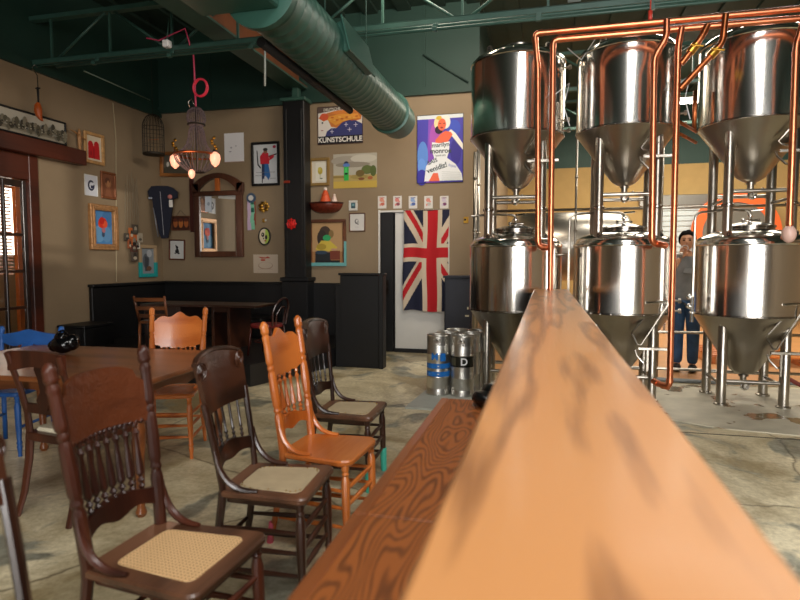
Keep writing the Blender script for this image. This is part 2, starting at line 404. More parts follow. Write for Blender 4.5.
# french door in the left wall with wooden blinds behind its glass
m = MB(); yi = on_x(29, 200, XL).y
m.bbox(XL-.1, XL+.035, LO1-.07, on_x(39.5, 200, XL+.035).y, 0, 2.635, .006); m.bbox(XL-.1, XL+.035, LO0-.1, LO0+.05, 0, 2.635, .006)
m.bbox(XL-.1, XL+.03, LO0, LO1, LOZ-.02, 2.635, .006)
struct('trim_6', m, BEAMW)
y1 = LO1-.07
m = MB(); st = .055
for ya, yb in ((y1-st, y1), (y1-.32, y1-.29), (y1-.60, y1-.54), (y1-.86, y1-.83), (y1-1.14, y1-1.08), (y1-1.40, y1-1.37), (y1-1.68, y1-1.62)): m.bbox(XL-.07, XL-.02, ya, yb, .02, LOZ-.03, .004)
for z in (.02, .42, .78, 1.22, 1.66, LOZ-.11): m.bbox(XL-.065, XL-.025, LO0+.05, y1, z, z+(.12 if z < .1 else .035 if z < 2 else .08), .003)
d2 = struct('door_2', m, DARKW)
MB().box(XL-.048, XL-.044, LO0+.05, y1, .05, LOZ-.04).build('pane', GLASS, d2)
m = MB()
m.box(XL-1.2, XL-1.15, 2.4, 8.2, 0, 2.6); m.box(XL-1.2, XL-.2, 8.1, 8.2, 0, 2.6); m.box(XL-1.2, XL-.2, 2.4, 2.5, 0, 2.6); m.box(XL-1.2, XL-.2, 2.4, 8.2, 2.6, 2.65)
struct('wall_entry', m, WALL)
m = MB(); m.bbox(XL-.49, XL-.43, 6.03, 6.19, 0, 2.45, .005)
struct('trim_7', m, OAK)
bl = thing('wooden_blind', 'orange-brown wooden slat blind behind the glass door at left', 'blind', (XL-.50, 5.74, 0))
m = MB()
for k in range(26): m.box(-.016, .016, -.9, .28, -.002, .002, 0, Matrix.Translation((0, 0, 1.2+k*.044)) @ Matrix.Rotation(math.radians(38), 4, 'Y'))
m.build('slats', OAK, bl); MB().bbox(-.03, .03, -.92, .32, 2.28, 2.34, .004).build('headrail', OAK, bl)
area('entry_light', (XL-1.12, 6.4, 1.95), (XL, 6.1, 1.9), 1.6, 1.0, 22, (1.0, .86, .7))
area('entry_lamp', (XL-.35, 4.6, 2.3), (XL-.5, 5.9, 1.3), .3, .3, 7, (1.0, .78, .5))

# heavy beam above the door
yb = on_x(87, 158, XL+.14).y
tag(MB().bbox(XL+.005, XL+.14, 2.8, yb, 2.64, 2.835, .008).build('wooden_beam', BEAMW), 'long red-brown timber beam on the wall above the glass door', 'beam')

# black column and girder
cx0, cx1 = on_y(283.5, 200, 8.1).x, on_y(306, 200, 8.1).x; cxm = (cx0+cx1)/2
t = thing('column', 'tall black square column against the back wall', 'column', (cxm, 8.2, 0)); hw = (cx1-cx0)/2*.94
m = MB(); m.bbox(-hw, hw, -.12, .12, 0, 3.74, .012)
for x in (-hw+.05, hw-.05): m.bbox(x-.012, x+.012, -.128, -.118, 1.2, 3.6, .004)
m.build('casing', [BLACKP], t)
MB().bbox(-hw-.04, hw+.04, -.15, .13, 0, 1.06, .01).bbox(-hw-.06, hw+.06, -.17, .14, 1.06, 1.12, .01).build('plinth', BLACKP, t)
MB().bbox(-hw-.03, hw+.03, -.15, .13, 3.72, 3.77, .008).bbox(-.05, .05, -.05, .05, 3.76, 3.94, .004).build('capital', GREENM, t)
RUST = mat('brown_primer_girder', '6b3d20', .6, vary=.25, vscale=3)
gx = -3.8
t = thing('roof_girder', 'deep green and brown steel girder running to the black column', 'girder', (gx, 4.6, 3.94))
MB().box(-.02, .28, -4.6, 3.7, 0, .025).box(-.02, .28, -4.6, 3.7, .6, .625).build('flange', GREENM, t)
MB().box(.115, .145, -4.6, 3.7, .025, .6).box(.145, .28, -4.6, 3.7, .025, .04, 0).build('web', RUST, t)

# open web joists
def joist(name, Y, x0, x1, z0, z1, label, pan=.84, start=0.):
    t = thing(name, label, 'joist', (0, Y, z0), 0, 'open web roof joists')
    m = MB()
    for dy in (-.045, .02): m.box(x0, x1, dy, dy+.025, 0, .055)
    m.box(x0, x1, -.045, .045, .05, .058); m.build('bottom_chord', GREENM, t)
    MB().box(x0, x1, -.045, .045, z1-z0-.05, z1-z0).build('top_chord', GREENM, t)
    x = x0+start; k = 0
    while x < x1-.2:
        mv = MB(); mv.box(x-.012, x+.012, -.012, .012, .03, z1-z0-.03)
        a = Vector((x+.06, 0, .04)); b = Vector((min(x+pan-.06, x1), 0, z1-z0-.04))
        if k % 4 == 1: a, b = Vector((a.x, 0, b.z)), Vector((b.x, 0, a.z))
        mv.build('web_bar', GREENM, t)
        if k % 4 != 3: MB().tube([a, b], .016, 6).build('web_bar', GREENM, t)
        x += pan; k += 1
    return t
joist('roof_joist', 5.95, XL+.02, XR, 3.74, 4.31, 'nearest green open web joist crossing above the tanks and chandelier', .83, .28)
joist('roof_joist', 9.6, XS+.02, XR, 4.0, 4.6, 'green open web joist over the brewery just behind the tanks', 1.0)
joist('roof_joist', 12.6, XS+.02, XR, 4.05, 4.65, 'farthest green open web joist near the mustard wall', 1.0)
for z, dy, lb in ((3.70, -.09, 'thin green conduit under the near joist, upper of the pair'), (3.645, -.15, 'thin green conduit under the near joist, lower of the pair')):
    m = MB().tube([(XL+.5, 5.95+dy, z), (XR-.1, 5.95+dy, z)], .016, 8)
    for k in range(12): m.bbox(XL+1+k, XL+1.05+k, 5.95+dy-.02, 5.95+dy+.02, z-.02, z+.02, .003)
    tag(m.build('conduit', GREENM), lb, 'conduit')
# roof deck ribs and purlins
m = MB()
for k in range(26): m.box(XL+k*.5, XL+k*.5+.2, YR, YF, ZC-.045, ZC)
struct('ceiling_ribs', m, GREEND)
a, b = on_x(84, 71, XL+.05), on_x(150, 100, XL+.05)
tag(MB().tube([a, b], .008, 6).build('brace_rod', mat('pale_green_rod', '8aa090', .5)), 'thin pale rod slanting along the upper left wall', 'rod')
m = MB().tube([on_y(423, 55, YB-.03), on_y(468, 82, YB-.03)], .012, 6); tag(m.build('brace_rod', GREEND), 'thin dark rod slanting on the green wall beside the tanks', 'rod')

# spiral duct
DXc, DZc, DR, DY = -1.75, 3.04, .212, 6.9
t = thing('spiral_duct', 'large green round spiral duct hanging below the roof joists', 'duct', (DXc, 0, DZc))
prof = []; y = 3.40
while y < DY-.45:
    prof += [(DR, y), (DR, y+.09), (DR+.0018, y+.095), (DR+.0018, y+.10)]; y += .108
ROT = Matrix.Rotation(-PI/2, 4, 'X')
def lathe_y(prof, seg=40, caps=False, mi=0):
    m = MB(); m.lathe(prof, (0, 0, 0), seg, mi, capb=caps, capt=caps); m.v = [(x, z, -yy) for x, yy, z in m.v]; return m
lathe_y(prof).build('pipe', DUCTG, t)
lathe_y([(DR-.01, DY-.47), (DR+.025, DY-.46), (DR+.028, DY-.43), (DR+.002, DY-.42), (DR-.002, DY-.02), (DR-.02, DY)], caps=True).build('end_cap', DUCTG, t)
lathe_y([(DR-.01, 3.37), (DR+.03, 3.38), (DR+.03, 3.43), (DR+.002, 3.44)], caps=True).build('collar', DUCTG, t)
M = Matrix.Rotation(math.radians(-14), 4, 'Y')
m = MB(); m.bbox(DR-.03, DR+.03, 4.35, 4.95, -.12, .12, .01, 0, M); m.bbox(DR+.025, DR+.04, 4.3, 5.0, -.14, .14, .006, 0, M); m.build('access_hatch', DUCTG, t)
MB().bbox(-.39, 0.14, 1.6, 3.37, -.14, .35, .012).build('takeoff_box', DUCTG, t)
for y in (4.5, 5.6): MB().tube([(0, y, DR), (0, y, ZC-DZc)], .006, 6).build('hanger_rod', GREENM, t)
tag(MB().tube([(DXc-.205, 3.8, DZc-.155), (DXc-.205, 5.7, DZc-.155)], .036, 10).build('black_band', BLACKR), 'long black band running along underside of the green duct', 'pipe')  # plain black tube laid along the lower left edge of the duct
tag(MB().tube([(DXc-.255, 4.5, DZc-.15), (DXc-.255, 4.5, ZC)], .004, 6).build('hanger_wire', BLACKR), 'thin black wire from the roof to the black band', 'wire')
# fluorescent lamp far back
p = on_y(692, 101, 11.8)
t = thing('ceiling_lamp', 'glowing white strip lamp hanging far behind the tanks', 'lamp', p)
MB().bbox(-.55, .55, -.06, .06, 0, .06, .01).build('housing', WHITEP, t)
MB().bbox(-.5, .5, -.045, .045, -.035, 0, .01).build('diffuser', mat('lamp_diffuser', 'ffffff', .5, emit='fff6e0', es=14), t)
for x in (-.4, .4): MB().tube([(x, 0, .06), (x, 0, ZC-p.z)], .005, 6).build('hanger_rod', GREENM, t)

# ------------------------------------------------------------------ bar and ledge
t = thing('bar_rail', 'long varnished wooden bar top running away from the camera', 'bar', (.045, 0, 0))
MB().bbox(-.152, .165, -1.2, 5.76, 1.045, 1.09, .006).build('top_board', BARW, t)
MB().bbox(-.10, .02, -1.15, 5.70, 0, 1.045, .004).build('front_wall', BLACKP, t)
t = thing('serving_ledge', 'lower brown oak plywood ledge beside the bar top', 'counter', (-.25, 0, 0))
for ya, yb in ((-1.0, 1.283), (1.287, 2.50)):
    m = MB(); m.bbox(-.155, .19, ya, yb, .712, .75, .003); o = m.build('ledge_board', LEDGEW, t)
    MB().bbox(-.19, -.155, ya, yb, .705, .751, .004).build('edge_strip', LEDGEE, o)
m = MB()
for y in (-.8, .6, 1.9, 2.4): m.bbox(-.12, .19, y-.02, y+.02, .64, .712, .004).tube([(.17, y, .35), (-.1, y, .66)], .015, 6)
m.build('bracket', DARKW, t)
m = MB(); m.ball((0, 0, .033), .07, 16, 12, 0, (.75, 1.1, .5)); m.ball((.02, .03, .055), .045, 14, 10, 0, (1, 1.2, .7)); m.v = [(x+.006*math.sin(y*60), y, max(0, z+.005*math.sin(x*90+y*50))) for x, y, z in m.v]
tag(m.build('leather_pouch', BLACKL, None, (-.235, 2.40, .753)), 'small black leather pouch on the far end of the brown ledge', 'pouch')

# ------------------------------------------------------------------ chairs
def seat_outline(wf, wb, d, r=.03, n=5):
    pts = []
    for cx, cy, a0 in ((d/2-r, wf/2-r, 0), (-d/2+r, wb/2-r, 90), (-d/2+r, -wb/2+r, 180), (d/2-r, -wf/2+r, 270)):
        for k in range(n+1):
            a = math.radians(a0+90*k/n); pts.append((cx+r*math.cos(a), cy+r*math.sin(a)))
    return pts
def slab(m, pts, z0, z1, ch=.006, mi=0):
    n = len(pts); cx = sum(p[0] for p in pts)/n; cy = sum(p[1] for p in pts)/n
    def sh(d): return [(x+(cx-x)/max(1e-6, math.hypot(x-cx, y-cy))*d, y+(cy-y)/max(1e-6, math.hypot(x-cx, y-cy))*d) for x, y in pts]
    rings = [(sh(ch), z0), (pts, z0+ch), (pts, z1-ch), (sh(ch), z1)]
    V = [(x, y, z) for P, z in rings for x, y in P]
    Fc = [list(reversed(range(n))), [3*n+k for k in range(n)]]+[(i*n+k, i*n+(k+1) % n, (i+1)*n+(k+1) % n, (i+1)*n+k) for i in range(3) for k in range(n)]
    return m.add(V, Fc, mi)
LEGP = [(0, .016), (.05, .019), (.09, .014), (.11, .018), (.13, .014), (.2, .021), (.55, .019), (.75, .014), (.78, .019), (.81, .014), (.84, .018), (.93, .012), (1, .013)]
POSTP = [(0, .021), (.30, .021), (.33, .015), (.35, .021), (.37, .015), (.39, .02), (.5, .022), (.62, .019), (.64, .014), (.66, .02), (.68, .014), (.7, .02), (.86, .017), (.88, .021), (.90, .014), (.92, .022), (.95, .019), (.965, .022), (.985, .016), (1, .006)]
def arc(p0, p1, p2, n=8):
    p0, p1, p2 = Vector(p0), Vector(p1), Vector(p2)
    return [p0*(1-t)**2+p1*2*t*(1-t)+p2*t*t for t in [i/n for i in range(n+1)]]

def pressback(name, label, loc, rz, W, WP, seatm, style, H=1.0, wf=.40, wb=.35, d=.38, lean=.10, wt=None, inlay=None, nsp=6, dip=None, crest=(.70, .92), group=None, cat='chair', tw=0):
    """antique kitchen chair facing local +x. style: 'posts' (turned posts with finials) or 'rolled' (crest sits on the posts)"""
    t = thing(name, label, cat, (loc[0], loc[1], 0), rz, group)
    wt = wt or wb+.06; sz = .45; xb = -d/2+.02
    m = MB(); slab(m, seat_outline(wf, wb, d, .035 if inlay != 'solid' else .06), sz-.028, sz, .007)
    m.build('seat', seatm, t)
    if inlay == 'cane':
        m = MB(); P = seat_outline(wf-.12, wb-.11, d-.13, .03); P = [(x+.012, y) for x, y in P]; slab(m, P, sz-.004, sz+.0015, .001); m.build('cane_panel', CANE, t)
    elif inlay == 'board':
        P = seat_outline(wf-.11, wb-.10, d-.11, .035); P = [(x+.01, y) for x, y in P]
        m = MB(); slab(m, P, sz-.004, sz+.003, .0015)
        o = m.build('seat_board', BOARD, t)
        m = MB(); n = len(P)
        for k in range(0, n, 2):
            x, y = P[k]; m.ball((x*.95, y*.95, sz+.004), .0035, 6, 4)
        for fx in (-.3, 0, .3):
            m.ball((fx*(d-.13)+.01, (wf-.12)/2-.008, sz+.004), .0035, 6, 4); m.ball((fx*(d-.13)+.01, -(wf-.12)/2+.008, sz+.004), .0035, 6, 4)
        m.build('nail_heads', BRASS, o)
    if inlay != 'solid':
        m = MB(); P = seat_outline(wf-.06, wb-.05, d-.05, .02); slab(m, P, sz-.055, sz-.026, .003); m.build('apron', W, t)
    # rear posts: S-curve from seat to the top
    def post(s, z):
        u = max(0, (z-sz)/(H-sz)); return Vector((xb-lean*u**1.15, s*(wb/2-.02+(wt-wb)/2*u)+tw*u, z))
    top = H if style == 'posts' else crest[0]*H+.05
    for s in (-1, 1):
        n = 36; m = MB()
        if style == 'posts':
            pts = []; rr = []
            for k in range(n*2+1):
                u = k/(2*n); pts.append(post(s, sz-.03+(top-sz+.03)*u))
                rr.append(next(a[1]+(b[1]-a[1])*(u-a[0])/(b[0]-a[0]) for a, b in zip(POSTP, POSTP[1:]) if a[0] <= u <= b[0]))
            m.tube(pts, rr, 10)
        else:
            m.tube([post(s, sz-.03+(top-sz+.03)*k/8) for k in range(9)], .0155, 8, squash=(1.1, .85))
        m.build('back_post', W, t)
        m = MB(); m.tube([(xb, s*(wb/2-.02), sz-.01), (xb-.03, s*(wb/2-.015), .2), (xb-.07, s*(wb/2-.01), 0)], [.018, .016, .013], 8); lg = m.build('leg', W, t)
        fx, fy = d/2-.035, s*(wf/2-.03)
        m = MB(); m.turned((fx, fy, sz-.02), (fx+.012, fy+s*.01, 0), LEGP, 10); fl = m.build('leg', W, t)
        if dip:
            m = MB(); m.turned((fx+.0075, fy+s*.0065, .15), (fx+.012, fy+s*.01, 0), [(0, .0225), (.3, .0215), (1, .018)], 10); m.build('dipped_foot', dip, fl)
        # hip bracket
        a = post(s, sz+.16); m = MB()
        m.tube(arc(a+Vector((.005, s*.012, 0)), (xb+.005, s*(wb/2+.0), sz-.01), (xb+.15, s*(wf/2-.035), sz+.006)), [.008, .011, .013, .014, .014, .014, .013, .012, .008], 8, squash=(1.0, .9)); m.build('hip_bracket', W, t)
        # side stretchers
        for z in (.30, .22, .13)[:3 if style != 'plain' else 2]:
            m = MB(); m.turned((fx, fy, z), (xb-.03*(1-z/.45), s*(wb/2-.015), z), [(0, .008), (.5, .012), (1, .008)], 8); m.build('stretcher', W, t)
    for z in (.31, .23, .15):
        m = MB(); m.turned((d/2-.03, -wf/2+.03, z), (d/2-.03, wf/2-.03, z), [(0, .008), (.3, .011), (.5, .013), (.7, .011), (1, .008)], 8); m.build('stretcher', W, t)
    m = MB(); m.turned((xb-.04, -wb/2+.02, .2), (xb-.04, wb/2-.02, .2), [(0, .008), (.5, .012), (1, .008)], 8); m.build('stretcher', W, t)
    # crest
    z0, z1 = crest[0]*H, crest[1]*H
    def face(y_u, z, off=0):
        u = max(0, (z-sz)/(H-sz)); w2 = wb/2-.02+(wt-wb)/2*u
        return Vector((xb-lean*u**1.15-.03*(1-(2*y_u-1)**2)+off, (2*y_u-1)*w2+tw*u, z))
    def crestpanel(fn, nm, mm, th=.016, N=28, parent=t, NZ=6):
        m = MB(); V = []
        for off in (-th/2, th/2):
            for i in range(N+1):
                y = i/N; zb, zt = fn(y)
                for j in range(NZ+1): V.append(face(y, zb+(zt-zb)*j/NZ, off))
        K = (N+1)*(NZ+1); g = lambda i, j, s=0: s*K+i*(NZ+1)+j; Fc = []
        for i in range(N):
            for j in range(NZ):
                Fc += [(g(i, j), g(i+1, j), g(i+1, j+1), g(i, j+1)), (g(i, j, 1), g(i, j+1, 1), g(i+1, j+1, 1), g(i+1, j, 1))]
            Fc += [(g(i, 0), g(i, 0, 1), g(i+1, 0, 1), g(i+1, 0)), (g(i, NZ), g(i+1, NZ), g(i+1, NZ, 1), g(i, NZ, 1))]
        for j in range(NZ): Fc += [(g(0, j), g(0, j+1), g(0, j+1, 1), g(0, j, 1)), (g(N, j), g(N, j, 1), g(N, j+1, 1), g(N, j+1))]
        m.add(V, Fc, 0, False); return m.build(nm, mm, parent)
    if style == 'posts':
        if name.startswith('oak') or W is OAK:
            f = lambda y: (z0+.03*abs(2*y-1)**2+.010*math.sin(y*PI*5)**2, z1-.055*abs(2*y-1)**1.3+.012*math.cos((2*y-1)*PI*3.0)-.01)
        else:
            f = lambda y: (z0+.018*(1-(2*y-1)**2), z1-.062*abs(2*y-1)**3-(.020 if abs(2*y-1) > .72 else 0)+.006)
        f2 = lambda y: (f(.03+.94*y)[0], f(.03+.94*y)[1])
        cr = crestpanel(f, 'crest_panel', WP)
    else:
        f = lambda y: (z0-.0*y, z1-.02*abs(2*y-1)**5+.006*math.cos((2*y-1)*PI))
        cr = crestpanel(f, 'crest_panel', WP, .02)
        for s in (0.07, .93):
            m = MB(); c = face(s, z1-.055, .012)
            for r in (.034, .022, .010): 
                pts = [c+Vector((.003, r*math.cos(a), r*math.sin(a))) for a in [2*PI*k/14 for k in range(15)]]; m.tube(pts, .0045, 6, cap=False)
            m.ball(c, .009, 8, 6); m.build('carved_rosette', WP, cr)
        m = MB(); m.tube([face(k/16, f(k/16)[1]) for k in range(17)], .013, 8); m.build('rolled_edge', W, cr)
    # bead row, spindles and lower rail
    zl = sz+.135
    rail = lambda y: (zl-.055-.016*math.cos((2*y-1)*PI*2)*(.6 if style == 'posts' else .3), zl+.004+.012*math.cos((2*y-1)*PI))
    crestpanel(rail, 'lower_rail', W, .018)
    for k in range(nsp):
        y = .17+.66*k/(nsp-1); a, b = face(y, zl), face(y, z0+.02)
        P = [(0, .006), (.04, .012), (.08, .005), (.12, .013), (.17, .005), (.22, .0135), (.4, .0115), (.6, .008), (.74, .007), (.8, .0125), (.86, .005), (.9, .010), (1, .006)] if style == 'posts' else [(0, .005), (.08, .009), (.13, .004), (.18, .009), (.23, .004), (.28, .009), (.33, .005), (.6, .0065), (1, .005)]
        m = MB(); m.turned(a, b, P, 8); m.build('spindle', W, t)
    if W is MAHOG:
        m = MB()
        for k in range(nsp*2+1):
            y = .10+.80*k/(nsp*2); m.ball(face(y, z0+.008), .0105, 8, 6)
        m.build('bead_row', W, t)
    return t

AG = None
pressback('dining_chair', 'nearest whole chair, mahogany with pressed crest, tall finials and woven cane seat', (-1.10, 1.53), math.radians(-3), MAHOG, MAHOGP, SEATW, 'posts', H=1.06, inlay='cane', nsp=7, crest=(.755, .945), lean=.085, wt=.42, d=.42)
pressback('dining_chair', 'dark walnut chair with nailed tan seat board, between the mahogany and golden oak chairs', (-1.07, 2.17), math.radians(4), DARKW, DARKWP, SEATW, 'rolled', H=.975, inlay='board', nsp=5, crest=(.765, 1.0), lean=.09, wt=.43, wf=.39, wb=.34)
pressback('dining_chair', 'bright golden oak chair with scalloped crest and solid seat beside the ledge', (-1.02, 2.63), math.radians(-3), OAK, OAKP, OAKS, 'posts', H=1.07, inlay='solid', nsp=5, crest=(.74, .955), lean=.085, wt=.385, wf=.40, wb=.34)
pressback('dining_chair', 'dark chair with tan seat board and teal painted feet, farthest along the ledge', (-1.16, 3.36), math.radians(2), DARKW, DARKWP, SEATW, 'rolled', H=.98, inlay='board', nsp=5, crest=(.78, 1.0), lean=.065, wt=.475, wf=.41, wb=.36, dip=TEAL)
pressback('dining_chair', 'dark carved chair top cut off by the left edge of the photo', (-.868, .825), math.radians(5), DARKW, DARKWP, SEATW, 'rolled', H=1.005, inlay='board', nsp=5, crest=(.83, 1.0), lean=.10, wt=.40)
pressback('dining_chair', 'golden oak chair with wide scalloped crest behind the brown dining table', (-2.57, 3.54), math.radians(-70), OAK, OAKP, OAKS, 'posts', H=1.01, inlay='solid', nsp=8, crest=(.70, .965), lean=.11, wt=.43, wf=.40, wb=.38)
# a pink dipped foot shows between two chairs: it belongs to the golden oak chair
for ob in [o for o in COL.objects if o.name.startswith('leg') and o.parent and 'bright golden' in str(o.parent.get('label'))][:1]:
    m = MB(); m.tube([(-.229, -.157, .10), (-.242, -.161, 0)], [.0185, .0165], 8); m.build('dipped_foot', PINK, ob)

def sabre_chair():
    t = thing('dining_chair', 'dark brown chair with cream seat and curved back legs, near side of the table', 'chair', (-2.48, 2.66, 0), math.radians(82))
    m = MB(); slab(m, seat_outline(.44, .40, .42, .03), .395, .44, .006); m.build('seat_frame', MAHOG, t)
    m = MB(); slab(m, seat_outline(.38, .34, .36, .04), .435, .462, .012); m.build('seat', CREAM, t)
    for s in (-1, 1):
        m = MB(); m.tube([(-.19, s*.18, .42), (-.2, s*.18, .55), (-.235, s*.185, .7), (-.29, s*.19, .88)], [.02, .018, .017, .015], 8, squash=(1.2, .8)); m.build('back_post', MAHOG, t)
        m = MB(); m.tube([(-.19, s*.18, .43), (-.2, s*.18, .3), (-.23, s*.185, .12), (-.27, s*.19, 0)], [.022, .021, .018, .015], 8, squash=(1.2, .8)); m.build('leg', MAHOG, t)
        m = MB(); m.turned((.17, s*.18, .4), (.18, s*.185, 0), LEGP, 10); m.build('leg', MAHOG, t)
    m = MB(); m.panel(-.205, .205, 0, 0, -.01, .01, lambda u: (.80+.015*math.cos((2*u-1)*PI), .885+.012*(1-(2*u-1)**2), .0), 16, 0, Matrix.Translation((-.27, 0, 0)) @ Matrix.Rotation(PI/2, 4, 'Z')); m.build('crest_rail', MAHOG, t)
    m = MB(); m.panel(-.18, .18, 0, 0, -.009, .009, lambda u: (.55, .60, 0), 8, 0, Matrix.Translation((-.205, 0, 0)) @ Matrix.Rotation(PI/2, 4, 'Z')); m.build('lower_rail', MAHOG, t)
    m = MB(); pts = [(.025, .58), (.05, .63), (.02, .68), (.035, .74), (.06, .79), (.06, .815)]
    out = pts+[(-a, b) for a, b in reversed(pts)]
    m.prism(out, -.006, .006, Matrix.Translation((-.235, 0, 0)) @ Matrix.Rotation(PI/2, 4, 'Z')); m.build('splat', MAHOG, t)
    return t
sabre_chair()
def blue_chair():
    t = thing('dining_chair', 'bright blue painted chair at the left end of the dining table', 'chair', (-3.75, 3.33, 0), math.radians(-78))
    m = MB(); slab(m, seat_outline(.42, .38, .40, .05), .42, .45, .008); m.build('seat', BLUE, t)
    for s in (-1, 1):
        m = MB(); m.turned((-.17, s*.19, .43), (-.27, s*.235, .86), [(0, .02), (.5, .018), (.8, .016), (.84, .02), (.88, .014), (.93, .022), (.98, .018), (1, .01)], 10); m.build('back_post', BLUE, t)
        m = MB(); m.tube([(-.17, s*.17, .43), (-.21, s*.2, 0)], [.018, .015], 8); m.build('leg', BLUE, t)
        m = MB(); m.turned((.16, s*.17, .43), (.18, s*.19, 0), LEGP, 10); m.build('leg', BLUE, t)
        m = MB(); m.tube([(.17, s*.18, .2), (-.19, s*.18, .2)], .011, 8); m.build('stretcher', BLUE, t)
    Mr = Matrix.Translation((-.25, 0, 0)) @ Matrix.Rotation(PI/2, 4, 'Z')
    m = MB(); m.panel(-.225, .225, 0, 0, -.011, .011, lambda u: (.725+.012*math.cos((2*u-1)*PI*2), .80+.03*(1-abs(2*u-1))+.012*math.sin(u*PI)**8, -.02*(1-(2*u-1)**2)), 20, 0, Mr); m.build('crest_rail', BLUE, t)
    m = MB(); m.tube([(-.2, -.2, .56), (-.2, .2, .56)], .012, 8); m.build('lower_rail', BLUE, t)
    pts = [(.02, .55), (.04, .6), (.02, .64), (.055, .70), (.03, .74)]
    m = MB(); m.prism(pts+[(-a, b) for a, b in reversed(pts)], -.006, .006, Matrix.Translation((-.215, 0, 0)) @ Matrix.Rotation(PI/2, 4, 'Z')); m.build('splat', BLUE, t)
blue_chair()
def ladder_chair():
    t = thing('dining_chair', 'plain brown ladder-back chair in the shadow before the black booth wall', 'chair', (-4.42, 5.95, .24), math.radians(100))
    m = MB(); slab(m, seat_outline(.40, .36, .38, .03), .40, .43, .006); m.build('seat', TABLEW, t)
    for s in (-1, 1):
        m = MB(); m.tube([(-.17, s*.165, .41), (-.26, s*.18, .72)], [.016, .013], 8); m.build('back_post', TABLEW, t)
        m = MB(); m.tube([(-.17, s*.165, .41), (-.2, s*.17, 0)], .016, 8); m.build('leg', TABLEW, t)
        m = MB(); m.tube([(.16, s*.17, .41), (.165, s*.17, 0)], .016, 8); m.build('leg', TABLEW, t)
    for z, x in ((.68, -.25), (.58, -.22), (.49, -.193)):
        MB().bbox(-.008, .008, -.175, .175, -.022, .022, .003, 0, Matrix.Translation((x, 0, z))).build('back_slat', TABLEW, t)
ladder_chair()
def bentwood_chair():
    t = thing('dining_chair', 'dark bentwood chair with red seat beside the black column', 'chair', (-3.25, 6.35, .24), math.radians(175))
    m = MB(); P = [(.19*math.cos(a), .2*math.sin(a)) for a in [2*PI*k/24 for k in range(24)]]; slab(m, P, .33, .37, .008); m.build('seat', REDV, t)
    W2 = wood('dark_red_bentwood', '1c0806', '4a1a12', 2, 14, .15, 2, .3, .4)
    m = MB(); pts = [(-.17, -.15, .36)]+[(-.19-.05*math.sin(a), -.17*math.cos(a), .52+.16*math.sin(a)) for a in [PI*k/12 for k in range(13)]]+[(-.17, .15, .36)]; m.tube(pts, .013, 8); m.build('bent_back', W2, t)
    m = MB(); pts = [(-.175, -.08, .36)]+[(-.19-.04*math.sin(a), -.09*math.cos(a), .48+.10*math.sin(a)) for a in [PI*k/10 for k in range(11)]]+[(-.175, .08, .36)]; m.tube(pts, .009, 8); m.build('inner_bow', W2, t)
    for x, y in ((.13, .13), (.13, -.13), (-.14, .14), (-.14, -.14)):
        m = MB(); m.tube([(x, y, .34), (x*1.25, y*1.25, 0)], [.015, .011], 8); m.build('leg', W2, t)
    m = MB(); m.tube([(.15*math.cos(a), .15*math.sin(a), .16) for a in [2*PI*k/20 for k in range(21)]], .008, 6); m.build('ring_stretcher', W2, t)
bentwood_chair()

# ------------------------------------------------------------------ tables
t = thing('dining_table', 'large brown wooden dining table with scalloped apron at left', 'table', (-2.62, 2.96, 0), math.radians(2))
m = MB(); slab(m, [(.66, .44), (.60, .50), (-.9, .50), (-.96, .44), (-.96, -.46), (-.9, -.52), (.60, -.52), (.66, -.46)], .722, .75, .006); m.build('tabletop', TABLEW, t)
def scallop(x0, x1, n, off, M, parent=t, mm=TABLEW, zt=.722, h=.09):
    m = MB(); m.panel(x0, x1, 0, 0, off-.01, off+.01, lambda u: (zt-h+.03*abs(math.sin(u*PI*n))+.03*abs(2*u-1)**4*0, zt, 0), 40, 0, M); m.build('apron', mm, parent)
I4 = Matrix.Identity(4)
scallop(-.85, .56, 3, -.42, I4); scallop(-.85, .56, 3, .42, I4)
R90 = Matrix.Rotation(PI/2, 4, 'Z')
scallop(-.42, .42, 2, -.56, R90); scallop(-.42, .42, 2, .85, R90)
for x in (.54, -.84):
    for y in (-.40, .41):
        m = MB(); m.turned((x, y, .72), (x, y, 0), [(0, .035), (.14, .035), (.16, .022), (.2, .034), (.24, .022), (.35, .036), (.6, .026), (.8, .02), (.86, .03), (.92, .02), (.97, .03), (1, .02)], 12); m.build('leg', TABLEW, t)
m = MB()
for c, r, s in (((0, 0, .05), .065, (1.4, 1, .75)), ((.06, .02, .06), .05, (1, 1, .9)), ((-.07, .01, .04), .05, (1, 1.1, .7)), ((.0, -.02, .09), .035, (1.3, .8, .8))): m.ball(c, r, 16, 10, 0, s)
m.tube(arc((-.09, 0, .05), (0, 0, .2), (.09, 0, .05)), .006, 8)
m.v = [(x*.9, y, z*1.2) for x, y, z in m.v]
t = tag(m.build('handbag', mat('shiny_black_plastic', '08080a', .12, bump=.6, bscale=18), None, (-3.06, 3.12, .752)), 'shiny black bag on the far corner of the dining table', 'bag')

